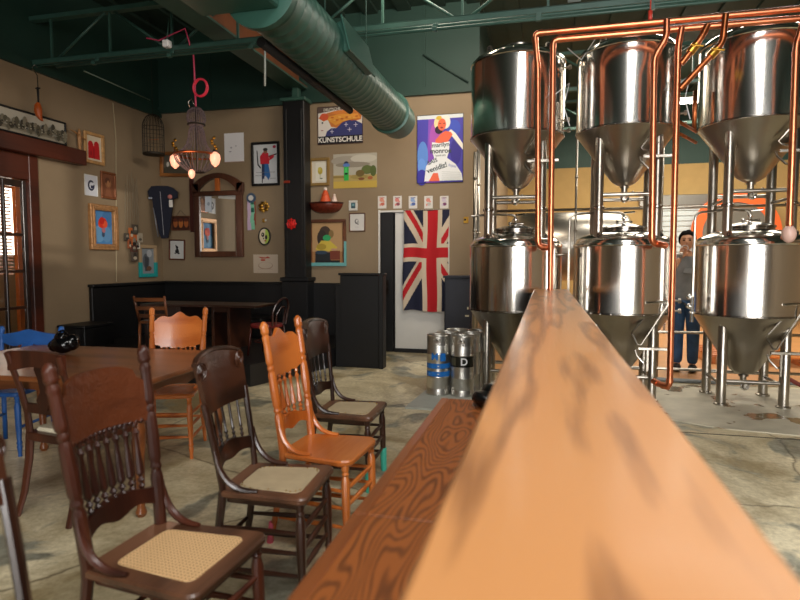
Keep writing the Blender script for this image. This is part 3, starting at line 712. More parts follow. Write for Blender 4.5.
t = thing('side_table', 'dark brown table on the platform before the black booth wall', 'table', (-4.28, 6.75, .24))
m = MB(); m.bbox(-.82, .82, -.3, .3, .54, .57, .005); m.build('tabletop', wood('dark_brown_table', '1f0f09', '4d2a1a', 0, 9, .12, 2, .35, .3), t)
for x0, x1 in ((-.78, -.72), (-.3, -.24), (.2, .24), (.42, .46)): MB().bbox(x0, x1, -.27, .27, 0, .54, .004).build('leg', MATS['dark_brown_table'], t)
MB().bbox(.24, .42, -.275, -.25, .48, .54, .004).build('apron', MATS['dark_brown_table'], t)
MB().bbox(-.72, -.3, -.24, -.22, .1, .54, .003).build('front_panel', MATS['dark_brown_table'], t)
t = thing('booth_bench', 'black padded booth bench along the back wall behind the side table', 'bench', (-5.0, 7.95, .24))
MB().bbox(-1.05, 1.0, -.28, .28, 0, .20, .01).build('base', BLACKP, t); MB().bbox(-1.05, 1.0, -.3, .28, .2, .29, .03).build('cushion', BLACKL, t)
t = thing('storage_chest', 'low black chest against the left wall by the booth', 'chest', (XL+.22, 6.45, 0))
MB().bbox(-.2, .2, -.28, .24, 0, .50, .008).build('body', BLACKP, t); MB().bbox(-.21, .22, -.3, .25, .5, .535, .006).build('lid', BLACKP, t)

# black cupboard right of the door
t = thing('cupboard', 'small dark blue-black cupboard between the door and the left tank', 'cupboard', (-1.165, 8.1, 0))
NAVYP = mat('blue_black_paint', '1a1e2c', .45, vary=.15)
MB().bbox(-.19, .19, -.18, .22, 0, 1.13, .006).bbox(-.21, .205, -.2, .225, 1.13, 1.16, .006).build('body', NAVYP, t)
o = MB().bbox(-.17, .17, -.2, -.181, .04, 1.1, .005).build('door', NAVYP, t)
MB().bbox(.10, .155, -.215, -.2, .60, .63, .003).bbox(.125, .15, -.21, -.2, .7, .74, .003).build('latch', CHROME, o)

# ------------------------------------------------------------------ kegs
KEGM = mat('brushed_keg_steel', 'd2cfc8', .36, 1., vary=.06, vscale=6)
def keg(loc, label, rz=0, band=None):
    t = thing('beer_keg', label, 'keg', (*loc, .02), rz, 'slim steel kegs beside the left tank'); R = .115
    m = MB(); m.lathe([(.001, .045), (.09, .045), (R-.004, .055), (R, .07), (R, .17), (R+.003, .18), (R, .19), (R, .40), (R+.003, .41), (R, .42), (R, .50), (R-.012, .52), (.05, .535), (.03, .535), (.03, .56), (.001, .56)], seg=32); m.build('body', KEGM, t)
    m = MB(); m.lathe([(R-.01, 0), (R, .0), (R, .06), (R-.006, .07)], seg=32); m.lathe([(R-.004, 0), (R-.006, .07)], seg=32); m.build('foot_ring', KEGM, t)
    V = MB(); seg = 40; z0, z1 = .50, .595
    for k in range(seg):
        a0, a1 = 2*PI*k/seg, 2*PI*(k+1)/seg; hole = any(abs((((a0+a1)/2-c+PI) % (2*PI))-PI) < .38 for c in (-1.57, 1.57))
        segs = ((z0, z1),) if not hole else ((z0, .53), (.565, z1))
        for za, zb in segs:
            for r in (R, R-.005): V.add([(r*math.cos(a0), r*math.sin(a0), za), (r*math.cos(a1), r*math.sin(a1), za), (r*math.cos(a1), r*math.sin(a1), zb), (r*math.cos(a0), r*math.sin(a0), zb)], [(0, 1, 2, 3)], 0, True)
    V.tube([((R-.002)*math.cos(2*PI*k/seg), (R-.002)*math.sin(2*PI*k/seg), z1) for k in range(seg+1)], .006, 6, cap=False); V.build('collar', KEGM, t)
    def strip(z0, z1, a0, a1, r, nm, mm, par):
        m = MB(); n = 16
        for k in range(n):
            b0, b1 = a0+(a1-a0)*k/n, a0+(a1-a0)*(k+1)/n
            m.add([(r*math.cos(b0), r*math.sin(b0), z0), (r*math.cos(b1), r*math.sin(b1), z0), (r*math.cos(b1), r*math.sin(b1), z1), (r*math.cos(b0), r*math.sin(b0), z1)], [(0, 1, 2, 3)], 0, True)
        return m.build(nm, mm, par)
    def letters(s, size, z, ac, r, mm, nm='lettering', bold=True):
        V2, F2 = text_geo(s, size, bold); m = MB(); m.add([(r*math.cos(ac+x/r), r*math.sin(ac+x/r), z+y) for x, y, _ in V2], F2); m.build(nm, mm, t)
    BL = mat('blue_keg_band', '1f6fc0', .4); WH = mat('white_lettering', 'e8e8e8', .5); BK = mat('black_keg_label', '16160f', .4)
    if band == 'blue':
        strip(.27, .32, 0, 2*PI, R+.004, 'blue_band', BL, t); strip(.19, .24, 0, 2*PI, R+.004, 'blue_band', BL, t)
        strip(.345, .425, -1.25, -.75, R+.004, 'blue_patch', BL, t)
        letters('M', .10, .388, -1.72, R+.005, BL); letters('M', .02, .295, -1.4, R+.006, WH); letters('M', .02, .215, -1.4, R+.006, WH)
    if band == 'black':
        strip(.295, .40, -2.9, -.3, R+.004, 'black_label', BK, t); letters('D', .10, .348, -1.30, R+.006, WH)
        strip(.312, .385, -2.6, -2.0, R+.0055, 'label_panel', mat('olive_label', '4d4a38', .5), t)
    return t
keg((-1.04, 5.74), 'slim keg with two bright blue bands, front left of the keg cluster', 0, 'blue')
keg((-.795, 5.73), 'slim steel keg with wide black label, front right of the cluster', 0, 'black')
keg((-.99, 6.0), 'plain steel keg standing directly behind the blue-banded keg')
keg((-.75, 5.99), 'plain steel keg standing directly behind the black-labelled keg', .5)
keg((-.93, 6.26), 'plain steel keg at the back left corner of the cluster', .9)
keg((-.69, 6.25), 'plain steel keg at the back right corner, next to the left tank leg', .3)
m = MB(); pl = [(-1.24, 5.12), (-.62, 5.12), (-.5, 6.45), (-1.16, 6.45)]
m.add([(x, y, z) for z in (0, .018) for x, y in pl], [[0, 1, 2, 3], [7, 6, 5, 4]]+[[i, (i+1) % 4, (i+1) % 4+4, i+4] for i in range(4)])
tag(m.build('floor_mat', mat('pale_grey_mat', 'aeb0a6', .6, vary=.06)), 'pale grey board lying under the kegs', 'mat')

# ------------------------------------------------------------------ fermenting tanks
TY, TR, LO = 6.25, .475, .262
TAG = mat('white_tag', 'cfd3d6', .5)
def ring_pts(cx, cy, z, r, n=24, plane='xz'):
    return [(cx+r*math.cos(2*PI*k/n), cy, z+r*math.sin(2*PI*k/n)) if plane == 'xz' else (cx+r*math.cos(2*PI*k/n), cy+r*math.sin(2*PI*k/n), z) for k in range(n+1)]
def tank(X, upper, label, side=1):
    """side is the side its cleaning pipe leaves on"""
    zs = (2.635, 3.35) if upper else (.855, 1.50); zb = 2.12 if upper else .27
    t = thing('fermentation_tank', label, 'tank', (X, TY, 0), 0, 'fermentation tanks, upper row' if upper else 'fermentation tanks, lower row')
    z0, z1 = zs
    m = MB(); m.lathe([(TR-.006, z0-.005), (TR, z0), (TR, z1), (TR-.006, z1+.006)], seg=96); m.build('shell', STEEL, t)
    m = MB(); m.lathe([(TR-.004, z0-.012), (TR+.006, z0-.008), (TR+.006, z0+.006), (TR-.004, z0+.010)], seg=64)
    for k in range(30):
        a = 2*PI*k/30; m.ball((TR*math.cos(a), TR*math.sin(a), z0-.006), .010, 6, 4)
    m.build('lower_band', STEELD, t)
    m = MB(); m.lathe([(TR-.002, z0-.01), (TR-.03, z0-.045), (.12, zb+.03), (.075, zb), (.05, zb-.01), (.001, zb-.01)], seg=64); m.build('cone', STEELB, t)
    dh = .17 if upper else .19
    pr = [(TR, z1+.004), (TR+.008, z1+.012), (TR+.004, z1+.03), (TR-.012, z1+.035)]
    pr += [((TR-.012)*math.cos(a), z1+.035+dh*.72*math.sin(a)) for a in [PI/2*k/10 for k in range(1, 8)]]
    rr, zz = pr[-1]
    m = MB(); m.lathe(pr+[(rr-.005, zz+.002), (.001, zz+.02)], seg=72); dome = m.build('dome', STEEL, t)
    m = MB(); m.lathe([(.215, zz-.06), (.215, zz+.015), (.225, zz+.02), (.225, zz+.035), (.20, zz+.045), (.12, zz+.07), (.001, zz+.08)], seg=48); m.build('manway_lid', STEELD, dome)
    # lifting lugs with eyes
    for a in (-2.25, -.75, .8, 2.3):
        if not upper and a > 0: continue
        ca, sa = math.cos(a), math.sin(a); lx, ly = (TR-.06)*ca, (TR-.06)*sa; lz = z1+.075
        m = MB(); Mt = Matrix.Translation((lx, ly, lz)) @ Matrix.Rotation(a+PI/2, 4, 'Z')
        out = [(.032*math.cos(b), .03+.032*math.sin(b)) for b in [PI*k/10 for k in range(11)]]+[(-.04, -.03), (.04, -.03)]
        m.prism(out, -.005, .005, Mt); m.tube([Mt @ Vector((.013*math.cos(b), -.007, .03+.013*math.sin(b))) for b in [2*PI*k/12 for k in range(13)]], .004, 6, mi=1)
        m.build('lifting_lug', [STEELB, BLACKR], t)
    # legs
    for sx in (-1, 1):
        for sy in (-1, 1):
            x, y = sx*LO, sy*LO; r = .043
            if upper: za, zt = 1.50+.035+.06, 2.62
            else: za, zt = 0.0, .80
            m = MB(); m.tube([(x, y, za), (x, y, zt-.03), (x*.99, y*.99, zt)], [r, r, r*.7], 20)
            lg = m.build('leg', STEELB, t)
            if not upper: m = MB(); m.lathe([(.001, .0), (.062, .0), (.062, .016), (.045, .022)], (x, y, 0.004), 20); m.build('foot_plate', STEELB, lg)
            elif sy < 0: m = MB(); m.lathe([(r, 0), (r+.012, .006), (r+.012, .026), (r, .032)], (x, y, 1.86), 20); m.build('pipe_clamp', STEELD, lg)
    # braces
    zbr = (2.0, 1.93) if upper else (.23, .20)
    m = MB(); m.tube([(-LO, -LO, zbr[0]), (LO, -LO, zbr[0])], .019, 12); m.build('brace', STEELB, t)
    m = MB(); m.tube([(-LO, LO, zbr[0]), (LO, LO, zbr[0])], .019, 12); m.build('brace', STEELB, t)
    for s in (-1, 1):
        m = MB(); m.tube([(s*LO, -LO, zbr[1]), (s*LO, LO, zbr[1])], .015, 10); m.build('brace', STEELB, t)
    # outlet with butterfly valve
    m = MB(); m.lathe([(.03, -.09), (.03, 0)], (0, 0, zb), 16); m.lathe([(.045, -.03), (.045, -.018), (.03, -.016)], (0, 0, zb), 16)
    m.tube([(0, 0, zb-.07), (0, 0, zb-.11), (0, -.03, zb-.14), (0, -.07, zb-.145)] if upper else [(0, 0, zb-.07), (0, -.01, zb-.1), (0, -.05, zb-.115), (0, -.09, zb-.115)], .022, 12)
    v = m.build('outlet_pipe', STEELB, t)
    zc = zb-.14 if upper else zb-.115
    m = MB(); m.tube(ring_pts(-.005, -.075, zc, .032, 16), .012, 8, cap=False); m.tube([(0, -.085, zc), (.06, -.12, zc+.045)], .008, 8); m.ball((.065, -.123, zc+.05), .014, 8, 6); m.build('valve', CHROME, v)
    # cleaning pipe: up out of the dome, sideways, down along the tank
    if not upper:
        zt = 1.50+.035+dh*.72+.02; s = side
        m = MB(); m.tube([(0, -.02, zt), (0, -.02, zt+.10)]+arc((0, -.02, zt+.10), (0, -.02, zt+.15), (s*.05, -.02, zt+.15), 5), .014, 10)
        m.tube([(s*.05, -.02, zt+.15), (s*.22, -.15, zt+.15), (s*.44, -.22, zt+.13)]+(arc((s*.44, -.22, zt+.13), (s*.53, -.24, zt+.13), (s*.53, -.24, zt+.05), 5)+[(s*.53, -.24, .80)] if X > 0 else []), .012, 10); cp = m.build('cleaning_pipe', STEELB, t)
        m = MB()
        for z in (zt+.03, zt+.09): m.lathe([(.014, 0), (.028, .003), (.028, .014), (.014, .017)], (0, -.02, z), 14)
        m.tube([(-.06, -.03, zt+.06), (.08, -.03, zt+.06)], .009, 8); m.ball((-.06, -.03, zt+.06), .018, 8, 6); m.tube([(.0, -.02, zt+.15), (.10, -.05, zt+.155)], .009, 8); m.build('fittings', CHROME, cp)
        m = MB(); x, y = s*.53, -.24
        has_valves = X > 1
        for z in (1.02, .93) if has_valves else (): m.ball((x-.025, y, z), .026, 10, 8); m.tube([(x, y, z), (x-.06, y-.03, z)], .009, 8)
        if has_valves: m.tube([(x, y, 1.02), (x, y, .78)], .016, 10); m.lathe([(.016, 0), (.03, .004), (.03, .016), (.016, .02)], (x, y, .86), 14); m.build('valve', CHROME, cp)
    # bent sample line on the right of the cone
    dz = 1.78 if upper else 0
    P = [(.17, -.46, .97+dz), (.36, -.36, .98+dz), (.37, -.36, .95+dz), (.13, -.44, .57+dz), (.10, -.44, .57+dz), (.055, -.40, .67+dz), (.065, -.42, .70+dz), (.18, -.42, .85+dz)]
    if upper: P = [(.20, -.42, 2.56), (.10, -.36, 2.42), (.12, -.37, 2.39), (.19, -.40, 2.37), (.24, -.36, 2.46)]
    m = MB(); m.tube(P, .010, 8); m.build('sample_line', STEELB, t)
    P = [(.10, -.30, .50+(1.84 if upper else 0)), (.11, -.33, .45+(1.84 if upper else 0)), (.17, -.34, .385+(1.84 if upper else 0)), (.24, -.28, .38+(1.84 if upper else 0))]
    m = MB(); m.tube(P, .010, 8); m.build('racking_arm', STEELB, t)
    zq = .52+(1.82 if upper else 0)
    MB().bbox(.12, .42, -LO-.075, -LO-.045, zq-.014, zq+.014, .003).bbox(.2, .22, -LO-.06, -LO-.05, zq-.22, zq, .002).build('clamp_bracket', STEELB, t)
    # instrument stubs on the shell
    for z, a in ((z0+.12, -.35), (z0+.02, -.30), (z1-.08, -.30)):
        ca, sa = math.cos(a), math.sin(a); m = MB(); m.tube([(TR*ca, TR*sa, z), ((TR+.07)*ca, (TR+.07)*sa, z)], .011, 10); m.tube([((TR+.05)*ca, (TR+.05)*sa, z), ((TR+.075)*ca, (TR+.075)*sa, z)], .022, 12); m.build('port', STEELB, t)
    if upper:
        m = MB(); a = -.62; m.tube(arc(((TR+.02)*math.cos(a), (TR+.02)*math.sin(a), 2.9), ((TR+.03)*math.cos(a), (TR+.03)*math.sin(a), 3.42), (TR*.8*math.cos(a), TR*.8*math.sin(a), 3.44), 10), .016, 10); m.build('side_pipe', CHROME, t)
        m = MB(); m.tube([(TR*.9*math.cos(-.5), -.40, 2.95), (TR+.03, -.34, 3.06), (TR-.02, -.38, 2.84), (TR+.04, -.33, 2.66)], .005, 6); m.build('wire', TAG, t)
    return t
TX = (-.315, .75, 1.885)
nm = ('left', 'middle', 'right')
for i, x in enumerate(TX):
    tank(x, False, ('leftmost lower tank, standing beside the kegs', 'middle lower tank, next to the far end of the bar top', 'rightmost lower tank, standing on the wet concrete pad')[i], -1)
    tank(x, True, ('leftmost upper tank, raised nearest the wall poster', 'middle upper tank in the raised row under the copper pipes', 'rightmost upper tank, raised at the right edge of the photo')[i])

struct('floor_brewery', MB().box(XS, XR, 7.15, YF, 0, .002), mat('tan_brewery_floor', 'b98452', .4, vary=.15, vscale=2))
# concrete pad with puddles
def pad_mat():
    m = mat('pale_concrete_pad', 'b5ad98', .5, vary=.16, vscale=5, bump=.1, bscale=25)
    n = m.node_tree.nodes; L = m.node_tree.links; b = n['Principled BSDF']
    tc = n.new('ShaderNodeTexCoord'); z = n.new('ShaderNodeTexNoise'); z.inputs['Scale'].default_value = 2.6; z.inputs['Detail'].default_value = 4
    L.new(tc.outputs['Object'], z.inputs['Vector']); r = n.new('ShaderNodeValToRGB'); r.color_ramp.elements[0].position = .57; r.color_ramp.elements[1].position = .59
    L.new(z.outputs['Fac'], r.inputs[0]); old = b.inputs['Base Color'].links[0].from_socket
    x = n.new('ShaderNodeMix'); x.data_type = 'RGBA'; L.new(r.outputs[0], x.inputs[0]); L.new(old, x.inputs[6]); x.inputs[7].default_value = (*lin('7a6b50'), 1); L.new(x.outputs[2], b.inputs['Base Color'])
    mr = n.new('ShaderNodeMapRange'); mr.inputs[3].default_value = .55; mr.inputs[4].default_value = .22; L.new(r.outputs[0], mr.inputs[0]); L.new(mr.outputs[0], b.inputs['Roughness'])
    return m
m = MB(); pl = [(.95, 5.35), (1.4, 5.12), (2.3, 5.0), (3.4, 5.0), (3.4, 6.95), (1.2, 6.9), (.95, 6.4)]
n = len(pl); m.add([(x, y, z) for z in (0, .006) for x, y in pl], [list(range(n)), list(reversed(range(n, 2*n)))]+[[i, (i+1) % n, (i+1) % n+n, i+n] for i in range(n)])
struct('floor_pad', m, pad_mat())
m = MB(); m.box(.5, 4.5, 4.93, 4.95, 0, .002); struct('floor_joint', m, mat('dark_joint', '4b4536', .8))

# ------------------------------------------------------------------ copper pipework
PY = 5.6
def elbow(p, a, b, r=.05, n=6):
    p, a, b = Vector(p), Vector(a), Vector(b); return arc(p+(a-p).normalized()*r, p, p+(b-p).normalized()*r, n)
def route(pts, r=.05):
    out = [Vector(pts[0])]
    for i in range(1, len(pts)-1): out += elbow(pts[i], pts[i-1], pts[i+1], r)
    return out+[Vector(pts[-1])]
def collars(m, pts, r):
    for i in range(1, len(pts)-1):
        p = Vector(pts[i])
        for q in (Vector(pts[i-1]), Vector(pts[i+1])):
            d = (q-p).normalized(); m.tube([p+d*.04, p+d*.075], r, 14)
CW = thing('copper_pipework', 'copper pipes running along the top and dropping down before the tanks', 'pipes', (1.0, PY, 0))
def local(o): o.location = (-1.0, -PY, 0); o.parent = CW; return o
def cpipe(label, pts, r=.0265, mm=COPPER, branches=()):
    m = MB(); m.tube(route(pts), r, 14); collars(m, pts, r+.004)
    return local(m.build('pipe', mm))
H1, H2 = 3.44, 3.36
cpipe('long copper pipe, upper of the two at the top, dropping down at its left end before the left tank', [(2.9, PY, H1), (-.135, PY, H1), (-.10, PY-.01, 3.1), (-.075, PY, 1.50), (.02, PY+.03, 1.48), (.05, PY+.13, 1.49)])
cpipe('long copper pipe, lower of the two at the top, dropping to the floor behind the far end of the bar top', [(2.9, PY, H2), (.03, PY-.02, H2), (.045, PY-.02, .25)])
cpipe('copper drop pipe right of the middle tanks with a slanting jog at its top', [(.98, PY-.03, H1), (.98, PY-.04, 3.29), (.885, PY-.04, 3.12), (.91, PY-.02, 1.52), (1.02, PY+.05, 1.50), (1.06, PY+.16, 1.50)])
cpipe('tallest copper drop pipe reaching the floor between the middle and right tanks', [(1.10, PY-.03, H2), (1.075, PY-.04, 3.2), (1.09, PY-.04, .235), (1.03, PY+.02, .235), (.98, PY+.12, .25)])
cpipe('copper drop pipe at the right edge before the right tank', [(2.03, PY-.03, H2-.0), (1.97, PY-.05, 3.12), (1.985, PY-.03, 1.62), (1.985, PY+.08, 1.56)])
tag(local(MB().ball((1.985, PY-.03, 1.585), .055, 16, 12, 0, (1, 1, 1.35)).build('bulb', mat('pale_pink_plastic', 'd9b3a6', .4))), 'pale pink bulb at the bottom of the right drop pipe')
def slanted(label, a, b, top):
    t = cpipe(label, [top, a, b], .026, COPPERD)
    a, b = Vector(a), Vector(b); d = (b-a).normalized(); p = a+d*.10
    m = MB(); m.tube([p-d*.04, p+d*.04], .038, 12); m.tube([p+d*.0, p+Vector((.04, -.04, .01))], .01, 8); m.tube([p+Vector((-.03, -.045, .02)), p+Vector((.07, -.045, .0))], .008, 8); m.build('ball_valve', BRASS, t)
slanted('slanting copper pipe with a brass valve, longer and lower of the pair beside the right tank', (1.42, PY-.05, 3.20), (1.10, PY-.05, 2.84), (1.44, PY-.03, H1))
slanted('slanting copper pipe with a brass valve, shorter and upper of the pair', (1.25, PY-.06, 3.25), (1.10, PY-.05, 3.05), (1.30, PY-.05, H2))
for z, lb in ((2.58, 'thin copper crossing pipe, upper of the two between the middle and right tanks'), (2.48, 'thin copper crossing pipe, lower of the two between the middle and right tanks')):
    local(MB().tube([(1.09, PY-.02, z), (1.36, PY+.5, z)], .015, 10).build('pipe', COPPERD))
local(MB().tube([(1.33, PY+.45, 2.58), (1.33, PY+.45, 2.95)], .02, 10).build('pipe', COPPERD))
t = thing('pipe_hanger', 'small red fitting on top of the copper header under the joist', 'fitting', (.85, PY, H1))
MB().tube([(0, 0, 0), (0, 0, .10)], .018, 10).tube([(0, 0, .1), (0, 0, .5)], .006, 6).build('stem', mat('red_valve', 'c0392b', .4), t)
m = MB(); m.tube([(.17, 6.0, 3.42), (.3, 6.0, 3.30), (.45, 6.0, 3.52), (.55, 5.98, 3.48)], .006, 6); m.tube([(.45, 5.95, 3.5), (1.4, 5.9, 3.52), (2.3, 5.9, 3.48)], .006, 6)
tag(m.build('cable', mat('grey_cable', '9a9c9a', .5)), 'thin grey cable looping between the tops of the tanks', 'cable')
t = thing('junction_box', 'small pale blue box fixed to the joist above the tanks', 'box', (.22, 5.87, 3.84)); MB().bbox(-.06, .06, -.04, .04, -.03, .05, .004).build('body', mat('pale_blue_box', 'b9c6d2', .5), t)

# thin steel service pipes
SP = 'steel service pipes around the tanks'
for x, y, z0, z1, r, lb in ((.32, 6.95, 0, 3.0, .013, 'thin upright steel pipe seen between the left and middle tanks'), (1.27, 7.2, 0, 3.0, .013, 'thin upright steel pipe seen between the middle and right tanks'),
        (-.80, 6.7, .0, 2.6, .02, 'upright pale pipe just left of the left tank, nearer one'), (-.83, 7.3, .0, 2.9, .022, 'upright pale pipe left of the left tank, farther one')):
    m = MB().tube([(x, y, z0), (x, y, z1)], r, 10)
    for z in (.9, 1.7, 2.3): m.tube([(x, y, z), (x, y, z+.02)], r+.008, 10)
    tag(m.build('steel_pipe', STEELB), lb, 'pipe', SP)
for y, z, lb in ((7.0, 1.95, 'level steel pipe running behind the tanks at the height of the upper cones'), (7.15, .55, 'level steel pipe low behind the tanks, upper of the two'), (6.95, .16, 'level steel pipe just above the floor behind the tanks')):
    tag(MB().tube([(-.6, y, z), (3.4, y, z)], .016, 10).build('steel_pipe', STEELB), lb, 'pipe', SP)
m = MB(); m.tube([(1.2, 7.05, .02), (1.9, 6.95, .03), (2.6, 7.1, .03), (3.4, 6.8, .03)], .022, 10); tag(m.build('hose', mat('grey_hose', '6f7270', .5)), 'grey hose lying on the floor behind the tanks', 'hose')
m = MB(); m.tube(arc((2.3, 6.3, .22), (2.6, 6.0, .02), (3.3, 6.1, .03), 10), .02, 10); tag(m.build('hose', mat('dark_red_hose', '6e2a1e', .5)), 'dark red hose beside the right tank leg', 'hose')

# ------------------------------------------------------------------ brewery background
t = thing('brew_kettle', 'large horizontal silver vessel lying behind the left and middle tanks', 'tank', (.35, 9.8, 0))
m = lathe_y([(.001, -1.02), (.3, -.98), (.48, -.88), (.55, -.75), (.55, .75), (.48, .88), (.3, .98), (.001, 1.02)]); m.v = [(y, x, z+1.6) for x, y, z in m.v]; m.build('vessel', STEELB, t)
for x in (-.6, .6): 
    MB().bbox(x-.05, x+.05, -.35, .35, 0, 1.15, .01).build('leg', STEELD, t)
t = thing('roller_door', 'white roller door in the far mustard wall behind the person', 'door', (3.3, YF-.02, 0))
m = MB()
for k in range(22): m.bbox(-1.1, 1.1, -.03, 0, .02+k*.12, .13+k*.12, .012)
m.build('curtain', mat('cool_white_door', 'cdd9dc', .5), t); MB().bbox(-1.2, 1.2, -.12, 0, 2.65, 2.9, .01).build('housing', STEELB, t)
t = thing('round_sign', 'big round orange-ringed sign on the far wall seen behind the right tank', 'sign', (4.10, YF-.3, 2.0))
m = MB(); ro, ri, n = .92, .68, 48
V = [(r*math.cos(2*PI*k/n), y, r*math.sin(2*PI*k/n)) for r, y in ((ro, 0), (ro, -.04), (ri, -.04), (ri, 0)) for k in range(n)]
m.add(V, [(i*n+k, i*n+(k+1) % n, ((i+1) % 4)*n+(k+1) % n, ((i+1) % 4)*n+k) for i in range(4) for k in range(n)]); m.build('ring', mat('orange_paint', 'f26a2a', .5), t)
m = MB(); m.prism([(ri*math.cos(2*PI*k/n), ri*math.sin(2*PI*k/n)) for k in range(n)], -.02, 0); m.build('disc', mat('grey_sign', '6e6b62', .6), t)
MB().bbox(.55, .70, -.03, .06, -2.0, -.4, .005).bbox(-.7, -.55, -.03, .06, -2.0, -.4, .005).build('post', STEELD, t)
t = thing('work_shelf', 'metal rack with pale boxes behind the middle tank', 'shelf', (1.5, 12.0, 0))
for z in (.4, .9, 1.4): MB().bbox(-.7, .7, -.25, .25, z, z+.03, .004).build('shelf_board', STEELD, t)
for x in (-.68, .68):
    for y in (-.23, .23): MB().bbox(x-.02, x+.02, y-.02, y+.02, 0, 1.6, .003).build('post', STEELD, t)
for x, s, lb, c in ((-.4, .28, 'white plastic tub on the rack top, left one', 'dfe3e4'), (.05, .22, 'blue tub on the rack top between two pale ones', '2f6fb5'), (.45, .26, 'cream box on the rack top, right one', 'cfc7b0')):
    tt = thing('storage_tub', lb, 'tub', (1.5+x, 12.0, 1.432)); m = MB(); P = [(s*a*.5, s*b*.5) for a, b in seat_outline(1.6, 1.6, 1.6, .3)]; slab(m, [(a*1.0, b*1.0) for a, b in P], 0, s, .01); m.build('body', mat('tub_'+c, c, .4), tt)
    m = MB(); slab(m, [(a*1.05, b*1.05) for a, b in P], s, s+.02, .004); m.build('lid', mat('tub_'+c, c), tt)
t = thing('drum', 'blue plastic drum behind the left tank', 'drum', (-.02, 8.75, 0))
m = MB(); m.lathe([(.001, 0), (.26, 0), (.28, .02), (.28, .3), (.29, .31), (.28, .33), (.28, .6), (.29, .61), (.28, .63), (.28, .88), (.26, .9), (.001, .9)]); m.build('body', mat('drum_blue', '2a62a8', .4), t)
m = MB(); m.lathe([(.001, .9), (.05, .9), (.05, .925), (.001, .925)], (.14, 0, 0), 16); m.build('cap', WHITEP, t)
t = thing('wooden_pallet', 'pale wooden pallet low behind the right tank', 'pallet', (2.7, 8.9, 0))
m = MB()
for k in range(6): m.bbox(-.6, .6, -.5+k*.18, -.38+k*.18, .10, .125, .003)
for x in (-.55, 0, .55): m.bbox(x-.05, x+.05, -.5, .5, 0, .1, .003)
m.build('boards', OAK, t)

# ------------------------------------------------------------------ the person between the tanks
def skin(name, V, E, R, mats, parent, sub=2, loc=(0, 0, 0)):
    me = bpy.data.meshes.new(name); me.from_pydata(V, E, []); o = bpy.data.objects.new(name, me); COL.objects.link(o); o.parent = parent
    md = o.modifiers.new('skin', 'SKIN'); md.use_smooth_shade = True
    if not me.skin_vertices: bpy.context.view_layer.update()
    sv = me.skin_vertices[0].data
    for i, r in enumerate(R):
        sv[i].radius = r if isinstance(r, tuple) else (r, r); sv[i].use_root = (i == 0)
    s = o.modifiers.new('sub', 'SUBSURF'); s.levels = sub; s.render_levels = sub
    me.materials.append(mats); return o
SKINM = mat('person_skin', 'd19a78', .55); HAIRM = mat('dark_hair', '0c0806', .9, spec=.1, bump=.4, bscale=60)
SHIRT = mat('grey_tshirt', '8b8e90', .8, vary=.1, vscale=12); JEANS = mat('blue_jeans', '2f4f76', .8, vary=.3, vscale=8); SHOEM = mat('dark_shoes', '1b1512', .6)
